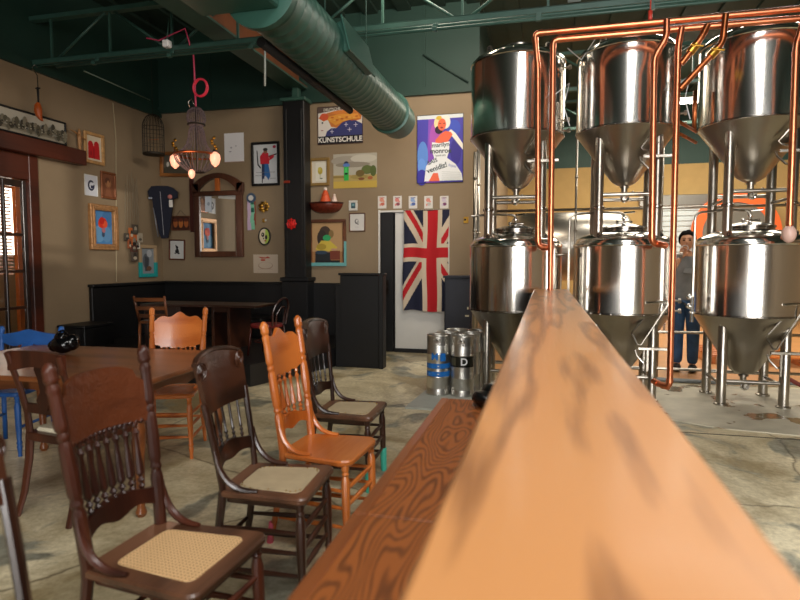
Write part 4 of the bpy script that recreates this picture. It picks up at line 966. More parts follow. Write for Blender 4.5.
def person():
    t = thing('person', 'person in grey t-shirt and blue jeans drinking from a glass, standing behind the tanks', 'person', (1.68, 7.80, 0), math.radians(-14))
    t.scale = (1.08, 1.05, 1.0)
    # local frame: facing -y, x to the photo's right
    V = [(0, 0, .93), (0, .01, 1.08), (0, .015, 1.25), (0, .015, 1.38), (0, 0, 1.45), (0, -.01, 1.50),                   # 0-5 trunk, neck
         (-.16, .01, 1.37), (-.20, -.06, 1.14), (-.105, -.20, 1.32), (-.06, -.20, 1.40),                                      # 6-9 arm raised to the mouth
         (.16, .01, 1.37), (.22, .03, 1.13), (.22, -.04, .90), (.215, -.06, .83),                                          # 10-13 hanging arm
         (-.075, 0, .88), (-.075, -.02, .50), (-.07, .02, .10), (-.07, -.03, .05), (-.075, -.15, .03),                            # 14-18 leg
         (.075, 0, .88), (.09, -.04, .50), (.09, .0, .10), (.09, -.04, .05), (.10, -.16, .03)]
    E = [(0, 1), (1, 2), (2, 3), (3, 4), (4, 5), (3, 6), (6, 7), (7, 8), (8, 9), (3, 10), (10, 11), (11, 12), (12, 13), (0, 14), (14, 15), (15, 16), (16, 17), (17, 18), (0, 19), (19, 20), (20, 21), (21, 22), (22, 23)]
    R = [(.13, .09), (.12, .085), (.135, .095), (.12, .08), .05, .048, .055, .042, .034, .025, .055, .042, .032, .026, .078, .055, .038, .035, .03, .078, .055, .038, .035, .03]
    skin('body', V, E, R, SKINM, t)
    # head
    m = MB(); m.ball((0, -.015, 1.60), .1, 24, 18, 0, (.76, .92, 1.12))
    m.v = [(x*(1-.35*max(0, (1.58-z)/.1)), y, z) for x, y, z in m.v]
    m.ball((0, -.112, 1.592), .016, 10, 8, 0, (.9, 1.1, 1.6)); m.ball((0, -.10, 1.552), .016, 10, 6, 0, (1.5, .5, .4))
    for s in (-1, 1): m.ball((s*.077, 0, 1.60), .02, 8, 6, 0, (.5, 1, 1.5))
    m.build('head', SKINM, t)
    m = MB()
    for s in (-1, 1): m.ball((s*.03, -.1, 1.615), .011, 10, 6, 0, (1.3, .6, .8)); m.ball((s*.03, -.103, 1.638), .014, 8, 6, 0, (1.5, .4, .3))
    m.build('eyes', HAIRM, t)
    m = MB(); m.ball((0, .008, 1.635), .108, 24, 14, 0, (.82, .95, 1.0)); m.v = [p if not (p[1] < -.05 and p[2] < 1.665) else (p[0], -.05, p[2]) for p in m.v]; m.v = [(x+.008*math.sin(y*90), y, max(z, 1.57)+.006*math.sin(x*110)) for x, y, z in m.v]
    m.build('hair', HAIRM, t)
    # hands
    def hand(base, d, up, nm, curl):
        b, d, up = Vector(base), Vector(d).normalized(), Vector(up).normalized(); sd = d.cross(up).normalized()
        V = [b, b+d*.045, ]; Ed = [(0, 1)]; Rr = [.022, (.034, .02)]
        for k, ln in enumerate((.032, .036, .034, .027)):
            r0 = b+d*.07+sd*(.027-.018*k); i = len(V); V += [r0, r0+d*ln*.8+up*curl*.4*ln, r0+d*ln*1.1+up*curl*1.4*ln]; Ed += [(1, i), (i, i+1), (i+1, i+2)]; Rr += [.010, .0085, .007]
        i = len(V); V += [b+d*.03+sd*.04+up*.01, b+d*.06+sd*.05+up*.03]; Ed += [(0, i), (i, i+1)]; Rr += [.011, .008]
        skin(nm, [tuple(p) for p in V], Ed, Rr, SKINM, t, 1)
    hand((-.058, -.20, 1.41), (.35, -.1, 1), (0, -1, .2), 'hand', 1.0); hand((.215, -.06, .83), (0, -.12, -1), (-1, -.2, 0), 'hand', .6)
    # clothes
    Vs = [V[0], V[1], V[2], V[3], (-.165, .012, 1.375), (-.195, -.04, 1.2), (.165, .012, 1.375), (.21, .025, 1.19), (0, .005, 1.42)]
    Vs[0] = (0, 0, .80)
    skin('t_shirt', Vs, [(0, 1), (1, 2), (2, 3), (3, 4), (4, 5), (3, 6), (6, 7), (3, 8)], [(.165, .12), (.155, .115), (.165, .12), (.145, .10), .078, .066, .078, .066, .07], SHIRT, t)
    Vj = [(0, 0, 1.0), (-.075, 0, .86), (-.075, -.02, .50), (-.07, .015, .08), (.075, 0, .86), (.09, -.04, .50), (.09, 0, .08)]
    skin('jeans', Vj, [(0, 1), (1, 2), (2, 3), (0, 4), (4, 5), (5, 6)], [(.145, .11), .098, .075, .06, .098, .075, .06], JEANS, t)
    for s, a in ((-.072, .03), (.095, -.0)):
        m = MB(); m.ball((s, -.05, .045), .1, 16, 10, 0, (.5, 1.35, .5)); m.v = [(x, y, max(z, 0)) for x, y, z in m.v]; m.build('shoe', SHOEM, t)
    m = MB(); m.v = []; m.add([Vector((x, 0, z))+Vector((.02, -.136, 1.24)) for x, z in ((-.05, -.02), (.05, -.03), (.06, .03), (-.03, .04))], [(0, 1, 2, 3)]); m.build('shirt_print', mat('pale_print', '9ea3a8', .8), t)
    g = thing('drinking_glass', 'small clear glass held up to the mouth of the person behind the tanks', 'glass', (1.615, 7.645, 1.50))
    m = MB(); Mt = Matrix.Rotation(math.radians(70), 4, 'X')
    m.lathe([(.001, -.05), (.028, -.05), (.036, .05), (.033, .05), (.026, -.044), (.001, -.044)], seg=20); m.v = [tuple(Mt @ Vector(p)) for p in m.v]; m.build('bowl', GLASS, g)
    m = MB(); m.tube([(.0355*math.cos(a), .0355*math.sin(a), .05) for a in [2*PI*k/16 for k in range(17)]], .003, 6, cap=False); m.v = [tuple(Mt @ Vector(p)) for p in m.v]; m.build('rim', TAG, g)
person()

# ------------------------------------------------------------------ things hung on the walls
GILT = mat('gilt_frame', 'a87a4c', .42, .3, bump=.5, bscale=50, vary=.25, vscale=20)
GILTP = mat('pale_gilt_frame', 'c79a63', .4, .2, bump=.4, bscale=50, vary=.2, vscale=20)
BLKF = mat('black_frame', '0e0e10', .4); BRNF = wood('brown_frame_wood', '3a1a0e', '6f3a20', 0, 14, .2, 2, .4, .2)
def place(plane, box):
    x0, y0, x1, y1 = box; xm, ym = (x0+x1)/2, (y0+y1)/2
    f = on_y if plane == 'back' else on_x; c = YB if plane == 'back' else XL
    a, b = f(x0, ym, c), f(x1, ym, c); t, u = f(xm, y0, c), f(xm, y1, c)
    w = (b-a).length if plane == 'back' else abs(b.y-a.y)
    ctr = f(xm, ym, c); ctr.z = (t.z+u.z)/2
    if plane == 'back': ctr.x = (a.x+b.x)/2
    else: ctr.y = (a.y+b.y)/2
    return ctr, w, t.z-u.z, (0 if plane == 'back' else PI/2)
def pc(c): return mat('print_'+c, c, .65)
def layers(shapes, W, H, y, step=.0007):
    """flat print: shapes = [(colour, [(u, v)...] or ('c', u, v, ru, rv) or ('t', text, u, v, size, rot))] with v up"""
    m = MB(); cols = []
    for k, (c, sh) in enumerate(shapes):
        if c not in cols: cols.append(c)
        mi = cols.index(c); yy = y-step*(k+1)
        if sh[0] == 'c':
            _, u, v, ru, rv = sh; P = [(u+ru*math.cos(2*PI*i/20), v+rv*math.sin(2*PI*i/20)) for i in range(20)]
        elif sh[0] == 'r':
            _, a, b, c2, d2 = sh; P = [(a, b), (c2, b), (c2, d2), (a, d2)]
        elif sh[0] == 't':
            _, tx, u, v, size, rot = sh; V2, F2 = text_geo(tx, size*H, True); ca, sa = math.cos(rot), math.sin(rot)
            m.add([((u-.5)*W+(px*ca-py*sa), yy, (v-.5)*H+(px*sa+py*ca)) for px, py, _ in V2], F2, mi); continue
        else: P = sh
        m.add([((u-.5)*W, yy, (v-.5)*H) for u, v in P], [list(range(len(P)))], mi)
    return m, [pc(c) for c in cols]
def framed(name, label, cat, plane, box, fw, fm, shapes, depth=.025, mount=None, mw=0, tilt=0, group=None, pname='picture', off=0.0):
    c, w, h, rz = place(plane, box)
    n = Vector((0, -1, 0)) if plane == 'back' else Vector((1, 0, 0))
    t = thing(name, label, cat, c+n*(.003+off), rz, group)
    if tilt: t.rotation_euler = (Matrix.Rotation(rz, 4, 'Z') @ Matrix.Rotation(tilt, 4, 'Y')).to_euler()
    if fw:
        m = MB(); b = min(fw*.3, .008)
        m.bbox(-w/2, w/2, -depth, 0, h/2-fw, h/2, b); m.bbox(-w/2, w/2, -depth, 0, -h/2, -h/2+fw, b)
        m.bbox(-w/2, -w/2+fw, -depth, 0, -h/2+fw, h/2-fw, b*.6); m.bbox(w/2-fw, w/2, -depth, 0, -h/2+fw, h/2-fw, b*.6); m.build('frame', fm, t)
        if depth > .035:
            m = MB(); q = fw*.45
            for (x0, x1, z0, z1) in ((-w/2+q, w/2-q, h/2-fw*.75, h/2-fw*.5), (-w/2+q, w/2-q, -h/2+fw*.5, -h/2+fw*.75), (-w/2+fw*.5, -w/2+fw*.75, -h/2+q, h/2-q), (w/2-fw*.75, w/2-fw*.5, -h/2+q, h/2-q)): m.bbox(x0, x1, -depth-.008, -depth+.002, z0, z1, .003)
            m.build('frame_bead', fm, t)
    iw, ih = w-2*fw, h-2*fw; yb = -.006 if fw else -.001
    if mount:
        MB().box(-iw/2-.001, iw/2+.001, yb, 0, -ih/2-.001, ih/2+.001).build('mount', mount, t); iw -= 2*mw; ih -= 2*mw
        yb -= .0008
    m, ms = layers(shapes, iw, ih, yb+.0006)
    if not mount: m.box(-iw/2, iw/2, yb, 0, -ih/2, ih/2, 0)
    else: pass
    m.build(pname, ms, t)
    return t
S = lambda n, seed, u0, u1, v0, v1, ru, rv, cols: [(random.Random(seed+i).choice(cols), ('c', random.Random(seed*7+i).uniform(u0, u1), random.Random(seed*13+i).uniform(v0, v1), ru*random.Random(seed+2*i).uniform(.5, 1.3), rv*random.Random(seed+3*i).uniform(.5, 1.3))) for i in range(n)]
full = ('r', 0, 0, 1, 1)
PAPER = mat('paper_white', 'd6d3cc', .8); PAPERC = mat('paper_cream', 'cfc3aa', .8)

# left wall
c, w_, h_, _ = place('left', (-40, 118, 62, 144))
pan = [('b9b4a4', full), ('8c8674', ('r', 0, 0, 1, .28)), ('a29c8a', ('r', 0, 0, 1, .12))]+[(('55503f', '6b6553', '3f3b2f', '7d7764')[k % 4], ('c', (k+.5)/40, .42+.12*math.sin(k*1.7)+.05*math.sin(k*.6), .022, .2+.08*math.sin(k*2.3))) for k in range(40)]+[(('8f8977', '34302a', 'a59f8e')[k % 3], ('c', (k*.37) % 1, .2+.25*((k*.61) % 1), .008, .03)) for k in range(60)]
t = thing('panorama_photo', 'long black-framed sepia panorama photograph resting on the timber beam', 'picture', (XL+.05, on_x(62, 133, XL).y-.75, 2.845+.155), PI/2)
m = MB(); W_, H_ = 1.5, .30
for x0, x1, z0, z1 in ((-W_/2, W_/2, H_/2-.022, H_/2), (-W_/2, W_/2, -H_/2, -H_/2+.022), (-W_/2, -W_/2+.022, -H_/2+.022, H_/2-.022), (W_/2-.022, W_/2, -H_/2+.022, H_/2-.022)): m.bbox(x0, x1, -.025, 0, z0, z1, .004)
m.build('frame', BLKF, t); m, ms = layers(pan, W_-.044, H_-.044, -.006); m.box(-W_/2+.02, W_/2-.02, -.006, 0, -H_/2+.02, H_/2-.02, 0); m.build('picture', ms, t)

framed('framed_picture', 'small gilt-framed picture of three red figures above the beam end', 'picture', 'left', (83, 133, 103, 164), .045, GILTP,
    [('d8cdb5', full), ('c2161e', ('c', .3, .62, .17, .17)), ('c2161e', ('c', .68, .64, .17, .17)), ('c2161e', [(.12, .08), (.88, .08), (.86, .6), (.14, .6)]), ('9c0f18', [(.46, .08), (.52, .08), (.54, .5), (.45, .5)]), ('9c0f18', ('c', .3, .3, .05, .1))], .03)
framed('framed_print', 'small white print with an ornate letter beside the brown portrait', 'picture', 'left', (84, 175, 97, 196), .008, WHITEP,
    [('d5d8e0', full), ('30334a', ('c', .5, .5, .28, .27)), ('d5d8e0', ('c', .52, .5, .17, .17)), ('30334a', [(.45, .36), (.75, .36), (.75, .52), (.45, .5)]), ('d5d8e0', [(.62, .55), (.9, .55), (.9, .66), (.62, .66)])], .012)
framed('framed_portrait', 'small brown portrait in a copper-coloured frame above the red flower painting', 'picture', 'left', (100, 172, 115, 199), .035, mat('copper_frame', '8b5433', .4, .3, bump=.4),
    [('7a4a30', full), ('9f6c47', ('c', .5, .6, .25, .22)), ('5c3522', ('c', .45, .7, .22, .15)), ('b27c54', ('c', .5, .58, .13, .14)), ('8a563a', [(.2, .0), (.8, .0), (.66, .4), (.34, .4)])], .025)
fl = [('4a83ba', full), ('6a9fcb', ('c', .3, .3, .3, .25)), ('3f74ab', ('c', .75, .75, .3, .25)), ('5f92c0', ('c', .7, .3, .25, .25))]+[(('d8331f', 'e4532f', 'c22518')[k % 3], ('c', .5+.16*math.cos(k*2.4)*(k % 5)/5, .6+.13*math.sin(k*2.4)*(k % 5)/5+.02, .13, .11)) for k in range(15)]+[('a03a3c', [(.47, .5), (.53, .5), (.52, .22), (.49, .22)]), ('3b4f6b', ('c', .48, .3, .08, .09)), ('b5707a', ('c', .5, .42, .1, .08))]
framed('framed_painting', 'gilt-framed painting of a red flower on blue, largest on the left wall', 'painting', 'left', (88, 205, 115.5, 250), .085, GILT, fl, .055)
framed('framed_painting', 'small picture whose beige frame is painted turquoise at the bottom, near the corner', 'painting', 'left', (138, 245, 155.5, 277), .055, mat('beige_frame', 'b59a77', .5),
    [('8f98a0', full), ('5c626b', ('c', .4, .5, .25, .3)), ('3e434b', [(.3, .1), (.5, .1), (.6, .6), (.3, .7)]), ('b7bcc2', ('c', .65, .8, .2, .15)), ('70503c', ('c', .6, .2, .2, .1))], .035)
c, w_, h_, rz = place('left', (138, 262, 155.5, 277))
o = [x for x in COL.objects if x.name.startswith('frame') and x.parent and 'turquoise at the bottom' in str(x.parent.get('label'))][0]
ww, hh = place('left', (138, 245, 155.5, 277))[1:3]
MB().bbox(-ww/2-.001, ww/2+.001, -.037, -.0, -hh/2-.001, -hh/2+.056, .003).bbox(-ww/2-.001, -ww/2+.056, -.037, 0, -hh/2+.05, -.02, .003).bbox(ww/2-.056, ww/2+.001, -.037, 0, -hh/2+.05, -.02, .003).build('painted_lower_half', mat('turquoise_paint', '1ba3a3', .5), o)

# wooden cross figure
p = on_x(77, 142, XL)
t = thing('wooden_figure', 'thin carved wooden figure with an outstretched arm beside the red-figures picture', 'ornament', (XL+.04, p.y, p.z), PI/2)
m = MB(); m.turned((0, 0, -.17), (0, 0, .17), [(0, .016), (.08, .028), (.3, .02), (.55, .026), (.7, .03), (.8, .02), (.86, .024), (1, .01)], 10); m.build('body', GILT, t)
m = MB(); m.tube([(.0, -.01, .08), (-.1, -.02, .11), (-.17, -.02, .125)], [.014, .011, .006], 8); m.build('arm', GILT, t)
m = MB(); m.tube([(.0, -.01, .08), (.09, -.02, .04)], [.014, .008], 8); m.build('arm', GILT, t)

# mobile of little photo blocks on strings
p = on_x(131, 240, XL)
t = thing('photo_mobile', 'cluster of small photo blocks hanging on long strings near the corner', 'ornament', (XL+.03, p.y, p.z), PI/2)
zt = on_x(131, 170, XL).z-p.z; st = mat('pale_string', '8f8470', .8)
blocks = [(-.15, .04, .10, .11, '4a4238'), (-.06, .10, .09, .16, 'c46a32'), (.02, .16, .12, .15, '4f463c'), (.0, -.02, .14, .20, 'c96a2c'), (-.10, -.06, .07, .14, '9a532e'), (.12, .04, .12, .14, 'b3a894'), (.07, -.07, .12, .13, 'ddd6c8'), (.0, -.24, .13, .17, '5b4f45'), (-.02, -.13, .13, .1, '5a2f22')]
for k, (x, z, w2, h2, c2) in enumerate(blocks):
    o = MB().bbox(x-w2/2, x+w2/2, -.028-.006*(k % 3), -.006*(k % 3)-.004, z-h2/2, z+h2/2, .003).build('photo_block', pc(c2), t)
    m, ms = layers([(('8c8477', '3a342e', 'a99f8c')[k % 3], ('c', .5, .55, .25, .25)), (('2b2622', 'cabfa8', '5e574c')[k % 3], ('c', .5, .3, .3, .15))], w2, h2, -.0285-.006*(k % 3)); m.v = [(a+x, b, c3+z) for a, b, c3 in m.v]; m.build('picture', ms, o)
for k, (x, z) in enumerate(((-.17, .1), (-.11, .2), (-.05, .18), (.01, .24), (.05, .24), (.10, .12), (.14, .1))):
    zz = zt*(.78, .92, .84, 1.0, .88, .8, .9)[k]
    MB().tube([(x, -.01, z), (x*.8, -.01, zz)], .004, 5).build('string', st, t)
tag(MB().tube([on_x(113, 103, XL+.012), on_x(116, 140, XL+.012), on_x(116.5, 282, XL+.012)], .010, 8).build('wall_cable', mat('cable_taupe', 'a59679', .7)), 'thin pale cable running down the left wall', 'cable')

# back wall, left to right
framed('framed_painting', 'wood-framed dark landscape partly hidden behind the chandelier', 'painting', 'back', (161, 152, 194, 177), .055, wood('honey_frame_wood', '6b3c1a', 'a86c34', 0, 14, .2, 2, .4, .2),
    [('5d5a50', full), ('4a4539', [(0, 0), (1, 0), (1, .35), (.5, .5), (0, .3)]), ('d5d2c8', ('c', .16, .5, .05, .14)), ('3a4a44', ('c', .6, .6, .2, .15))], .035, tilt=.05)
c, w_, h_, _ = place('back', (151, 187, 175, 238))
c = on_y(163.5, 212.5, 8.12)
t = thing('navy_coat', 'dark navy doll-size coat hanging in the corner with a pink rosette', 'coat', (c.x, 8.14, c.z), math.radians(22))
MB().tube([(0, .0, .30), (0, -.02, .36), (.04, .06, .36), (.05, .17, .33)], .006, 6).build('wall_hook', mat('silver_trim', '9aa0ab', .4, .5), t)
m = MB(); sx, sz = w_/24, h_/51
out = [(-9, 25), (-4, 25.5), (4, 25.5), (8, 24), (12, 20), (11.5, 14), (8, 13), (7.5, 6), (6, -6), (4.5, -18), (3, -25), (-2, -25.5), (-4, -20), (-6, -5), (-8, 5), (-8.5, 13), (-11, 13), (-12, 20)]
m.prism([(a*sx, b*sz) for a, b in out], -.07, -.01); m.build('body', mat('navy_cloth', '0d1328', .8, bump=.3, bscale=30), t)
m = MB(); m.tube([(-2*sx, -.073, 20*sz), (-1*sx, -.073, 0), (0*sx, -.073, -22*sz)], .004, 6); m.build('front_seam', mat('silver_trim', '9aa0ab', .4, .5), t)
MB().bbox(-11.5*sx, -8.5*sx, -.075, -.01, 12.5*sz, 14.5*sz, .004).build('cuff', mat('silver_trim', ''), t); MB().tube([(-4.5*sx, -.072, -24*sz), (-7.8*sx, -.072, 4*sz)], .007, 6).build('piping', mat('silver_trim', ''), t)
m = MB(); m.ball((6*sx, -.085, 15*sz), .035, 12, 8, 0, (1, .5, 1)); o = m.build('rosette', mat('pink_rosette', 'c77a72', .7), t)
MB().bbox(5*sx, 8*sx, -.08, -.074, 5*sz, 12*sz, .002).build('ribbon', WHITEP, o)
t = framed('wall_plaque', 'small brown plaque of three painted heads hung on a wire', 'plaque', 'back', (172, 216, 190.5, 230.5), .015, BRNF,
    [('3f1e12', full), ('a15a2a', ('c', .18, .5, .13, .34)), ('b56a30', ('c', .5, .5, .13, .36)), ('a15a2a', ('c', .82, .5, .13, .34)), ('5c2814', ('c', .5, .75, .12, .14)), ('5c2814', ('c', .18, .75, .12, .14)), ('5c2814', ('c', .82, .75, .12, .14))], .02)
MB().tube([(-.1, -.01, .1), (0, -.01, .21), (.11, -.01, .1)], .003, 5).build('hanging_wire', BLACKR, t)
framed('framed_print', 'small brown-framed ink drawing of a black figure below the plaque', 'picture', 'back', (169.5, 239.5, 185.5, 260), .022, BRNF,
    [('cfd0ce', full), ('15161a', ('c', .5, .42, .14, .13)), ('15161a', ('c', .5, .62, .09, .09)), ('15161a', ('c', .62, .3, .08, .05)), ('15161a', ('c', .42, .72, .04, .06)), ('15161a', ('c', .38, .3, .07, .03))], .02, tilt=.03)

# mirror with arched wooden frame
c, w_, h_, _ = place('back', (195.5, 172, 244, 257))
t = thing('mirror', 'tall arched dark wood mirror on the back wall reflecting a flower painting', 'mirror', (c.x, YB-.004, c.z))
m = MB(); hw, hh = w_/2, h_/2; fw = .10
m.bbox(-hw, -hw+fw, -.05, 0, -hh, hh-.22, .008); m.bbox(hw-fw-.02, hw, -.05, 0, -hh, hh-.22, .008); m.bbox(-hw+fw, hw-fw-.02, -.05, 0, -hh, -hh+.09, .008); m.bbox(-hw-.01, hw+.01, -.055, 0, hh-.38, hh-.30, .008)
m.build('frame', FRAMEW, t)
m = MB(); n = 20; V = []
for k in range(n+1):
    u = k/n; x = -hw-.02+(2*hw+.04)*u; zo = hh-.16+.16*math.sin(PI*min(1, max(0, (u-.04)/.92)))**.75-.02; x2 = -hw+.08+(2*hw-.16)*u; zi = hh-.31+.21*math.sin(PI*u)**.8
    V += [(x, -.055, zo), (x2, -.055, zi), (x, 0, zo), (x2, 0, zi)]
Fc = []
for k in range(n):
    a, b = 4*k, 4*k+4; Fc += [(a, b, b+1, a+1), (a, a+2, b+2, b), (a+1, b+1, b+3, a+3), (a+2, a+3, b+3, b+2)]
Fc += [(0, 1, 3, 2), (4*n, 4*n+2, 4*n+3, 4*n+1)]; m.add(V, Fc); m.bbox(-hw-.02, -hw+.1, -.055, 0, hh-.33, hh-.18, .005); m.bbox(hw-.1, hw+.02, -.055, 0, hh-.33, hh-.18, .005); m.build('arch', FRAMEW, t)
MB().bbox(-.045, .035, -.045, -.01, hh-.32, hh-.07, .004).build('centre_post', OAK, t)
MB().box(-hw+.02, hw-.02, -.02, -.012, -hh+.02, hh-.36).build('mirror_glass', mat('mirror_glass', 'd8d8d4', .01, 1.), t)
t2 = framed('paper_note', 'small pale blue note stuck inside the top left of the mirror', 'note', 'back', (206, 196, 212.5, 212), 0, None, [('c9d3df', full), ('9aa6b8', ('c', .55, .5, .2, .12))], off=.025)
t2 = framed('paper_strip', 'white folded paper strip stuck across the top of the mirror', 'paper', 'back', (219.5, 193, 236.5, 199), 0, None, [('c5c3bf', full), ('8d8b88', ('r', .05, .42, .95, .48))], off=.025, tilt=.09)
c, w_, h_, _ = place('back', (190.5, 179, 195, 232))
tag(MB().bbox(c.x-w_/2, c.x+w_/2, YB-.03, YB-.002, c.z-h_/2, c.z+h_/2, .006).build('wooden_batten', mat('dark_red_wood', '3c140d', .5)), 'narrow dark red batten standing upright along the left of the mirror', 'batten')

framed('paper_sheet', 'plain white sheet with faint drawing high above the mirror', 'paper', 'back', (224.5, 133, 244, 162), 0, None, [('ececf0', full), ('b6b5bd', ('c', .35, .5, .05, .03)), ('a9a8b2', ('c', .3, .36, .07, .02)), ('b6b5bd', ('c', .6, .55, .04, .02)), ('b98a8a', ('r', 0, 0, 1, .012))])
framed('framed_painting', 'black-framed painting of a person in red top and blue trousers reaching out', 'painting', 'back', (252, 142, 280, 186), .038, BLKF,
    [('cdd0d3', full), ('2b2b2f', [(.12, .85), (.16, .85), (.2, .5), (.3, .42), (.28, .38), (.15, .48)]), ('2b2b2f', [(.33, .02), (.37, .02), (.37, .5), (.33, .5)]), ('2b2b2f', [(.6, .7), (.97, .76), (.97, .73), (.6, .67)]),
     ('2d66a6', [(.34, .12), (.5, .2), (.62, .08), (.7, .2), (.62, .5), (.36, .52)]), ('1f2f52', [(.34, .12), (.44, .12), (.46, .5), (.36, .52)]), ('c42233', [(.28, .5), (.66, .5), (.66, .68), (.86, .74), (.86, .66), (.66, .58), (.62, .78), (.4, .8), (.27, .7)]),
     ('8a5a45', ('c', .5, .82, .08, .06)), ('23201f', ('c', .5, .87, .10, .04)), ('b5304a', ('c', .88, .93, .07, .04)), ('70747c', ('r', .1, .28, .9, .29)), ('70747c', ('r', .06, .2, .5, .21)), ('70747c', ('r', .7, .12, .92, .13))], .03)
c, w_, h_, _ = place('back', (247, 193, 257, 232))
t = thing('award_ribbon', 'blue rosette with white centre and hanging pink and green ribbons', 'ribbon', (c.x, YB-.008, c.z+h_/2-.08))
m = MB(); n = 28; m.prism([((.082 if k % 2 else .07)*math.cos(2*PI*k/n), (.082 if k % 2 else .07)*math.sin(2*PI*k/n)) for k in range(n)], -.02, 0); m.build('rosette', mat('slate_blue_ribbon', '3d5470', .7), t)
m = MB(); m.prism([(.042*math.cos(2*PI*k/20), .042*math.sin(2*PI*k/20)) for k in range(20)], -.026, -.018); m.build('button', WHITEP, t)
for x0, x1, z1, c2, n2 in ((-.07, -.01, -.5, 'cdb4cf', 'pink'), (-.02, .05, -.49, '7fc4a5', 'mint'), (.0, .045, -.22, '1f6b57', 'green'), (.045, .075, -.42, '8a4a3a', 'rust')):
    m = MB(); V = []
    for k in range(9):
        z = -.05+(z1+.05)*k/8; y = -.004-.006*math.sin(k*1.3)-(.004 if n2 == 'green' else 0); V += [(x0-.006*k/8, y, z), (x1, y, z), (x0-.006*k/8, y-.002, z), (x1, y-.002, z)]
    m.add(V, [f for k in range(8) for f in ((4*k, 4*k+1, 4*k+5, 4*k+4), (4*k+2, 4*k+6, 4*k+7, 4*k+3), (4*k, 4*k+4, 4*k+6, 4*k+2), (4*k+1, 4*k+3, 4*k+7, 4*k+5))]); tag(m.build('tail', pc(c2), t), n2+' ribbon tail')
p = on_y(264.5, 207, YB)
t = thing('brass_ornament', 'brass leaf-cluster ornament right of the blue rosette', 'ornament', (p.x, YB-.01, p.z))
for k in range(7):
    a = k*.9; m = MB(); m.ball((.055*math.cos(a), -.015, .055*math.sin(a)), .036, 10, 6, 0, (1.2, .4, .8)); m.tube([(.05*math.cos(a), -.02, .05*math.sin(a)), (.1*math.cos(a+.3), -.02, .1*math.sin(a+.3))], [.012, .003], 6); m.build('leaf', BRASS, t)
p = on_y(264.5, 220.5, YB)
t = thing('wall_hook', 'tiny brass stud with a white end between the brass ornament and the oval mask', 'hook', (p.x, YB-.002, p.z))
MB().bbox(-.03, .02, -.015, 0, -.03, .03, .004).build('plate', BRASS, t); MB().ball((.03, -.02, .0), .017, 10, 8).build('end', WHITEP, t)
p = on_y(265, 236.5, YB)
t = thing('oval_plate', 'oval black-rimmed plate with a two-eyed face, white and lime green', 'plate', (p.x, YB-.004, p.z))
m = MB(); P = [(.105*math.cos(2*PI*k/28), .14*math.sin(2*PI*k/28)) for k in range(28)]; m.prism(P, -.02, 0); m.build('rim', BLKF, t)
sh = [('d9cdb2', ('c', .5, .5, .42, .44)), ('a8c455', [(.55, .07), (.75, .13), (.88, .3), (.92, .5), (.88, .7), (.75, .87), (.6, .93)]), ('141414', ('c', .38, .6, .13, .13)), ('141414', ('c', .66, .45, .1, .13)), ('d9cdb2', ('c', .36, .62, .04, .04)), ('a34a2a', ('c', .6, .25, .1, .04)), ('141414', ('c', .45, .38, .06, .04))]
m, ms = layers(sh, .2, .27, -.02); m.build('painted_face', ms, t)
framed('paper_print', 'cream sheet with red scribble at its top, low beside the column', 'paper', 'back', (253.5, 254.5, 278, 273), 0, None, [('c8b8a4', full), ('b3402f', [(.2, .88), (.5, .84), (.6, .9), (.7, .8), (.35, .78)]), ('b3402f', ('c', .4, .7, .1, .05)), ('a98f7d', ('c', .5, .4, .3, .2)), ('c8b8a4', ('c', .5, .42, .27, .17)), ('b8a08c', ('r', .2, .2, .8, .23))])
# decorations on the column
p = on_y(292, 224, 8.07)
t = thing('red_star_ornament', 'bright red lattice star ornament hanging on the black column', 'ornament', (p.x, 8.062, p.z))
REDP = mat('bright_red_plastic', 'e0221c', .4)
for k in range(4):
    a = PI*k/4; m = MB(); m.tube([(-.085*math.cos(a), -.012, -.085*math.sin(a)), (.085*math.cos(a), -.012, .085*math.sin(a))], .009, 6); m.build('spoke', REDP, t)
for r in (.04, .07):
    m = MB(); m.tube([(r*math.cos(2*PI*k/8), -.014, r*math.sin(2*PI*k/8)) for k in range(9)], .008, 6); m.build('ring', REDP, t)
p = on_y(287, 182, 8.07); tag(MB().bbox(p.x-.05, p.x+.05, 8.055, 8.068, p.z-.018, p.z+.018, .003).build('small_sign', mat('red_brown_tag', '8a2c18', .4)), 'small red-brown tag on the column above the red star', 'tag')

# right of the column
kp = [('e7e0d8', full), ('cf7a36', [(.0, .72), (.12, .62), (.22, .66), (.3, .46), (.45, .42), (.6, .52), (.8, .58), (.97, .62), (1, .8), (.8, .9), (.45, .9), (.2, .84)]), ('e9a03c', [(.2, .66), (.4, .5), (.6, .6), (.95, .66), (.9, .78), (.5, .8), (.25, .74)]), ('d85a35', ('c', .14, .74, .1, .1)), ('e0853a', ('c', .5, .84, .2, .05)),
      ('3a3f78', [(.16, .2), (.2, .34), (.3, .42), (.42, .42), (.55, .56), (.7, .62), (.85, .6), (1, .5), (1, .18), (.16, .18)]), ('1c1b20', ('r', 0, 0, 1, .21)), ('5b4a42', [(0, .84), (.35, .9), (1, .93), (1, 1), (0, 1)]), ('2e2d3c', ('c', .1, .58, .02, .025)), ('a0525a', ('r', .07, .36, .12, .38)),
      ('f2efe8', ('t', 'KUNSTSCHULE', .5, .1, .19, 0)), ('d8d2c6', ('t', 'DEUTSCHE', .32, .93, .10, .03))]
for u, v in ((.32, .33), (.64, .5), (.72, .36), (.86, .48)): kp += [('d9d4ea', ('r', u-.045, v-.008, u+.045, v+.008)), ('d9d4ea', ('r', u-.007, v-.055, u+.007, v+.055))]
for k in range(12): kp.append((('f0b658', 'c9672c')[k % 2], ('c', .28+.055*k, .66+.05*math.sin(k*1.9), .035, .018)))
framed('poster', 'orange, white and navy poster with big white lettering along its foot, under the duct end', 'poster', 'back', (318, 106, 363, 144), .008, mat('dark_red_edge', '3a1d22', .5), kp, .012)
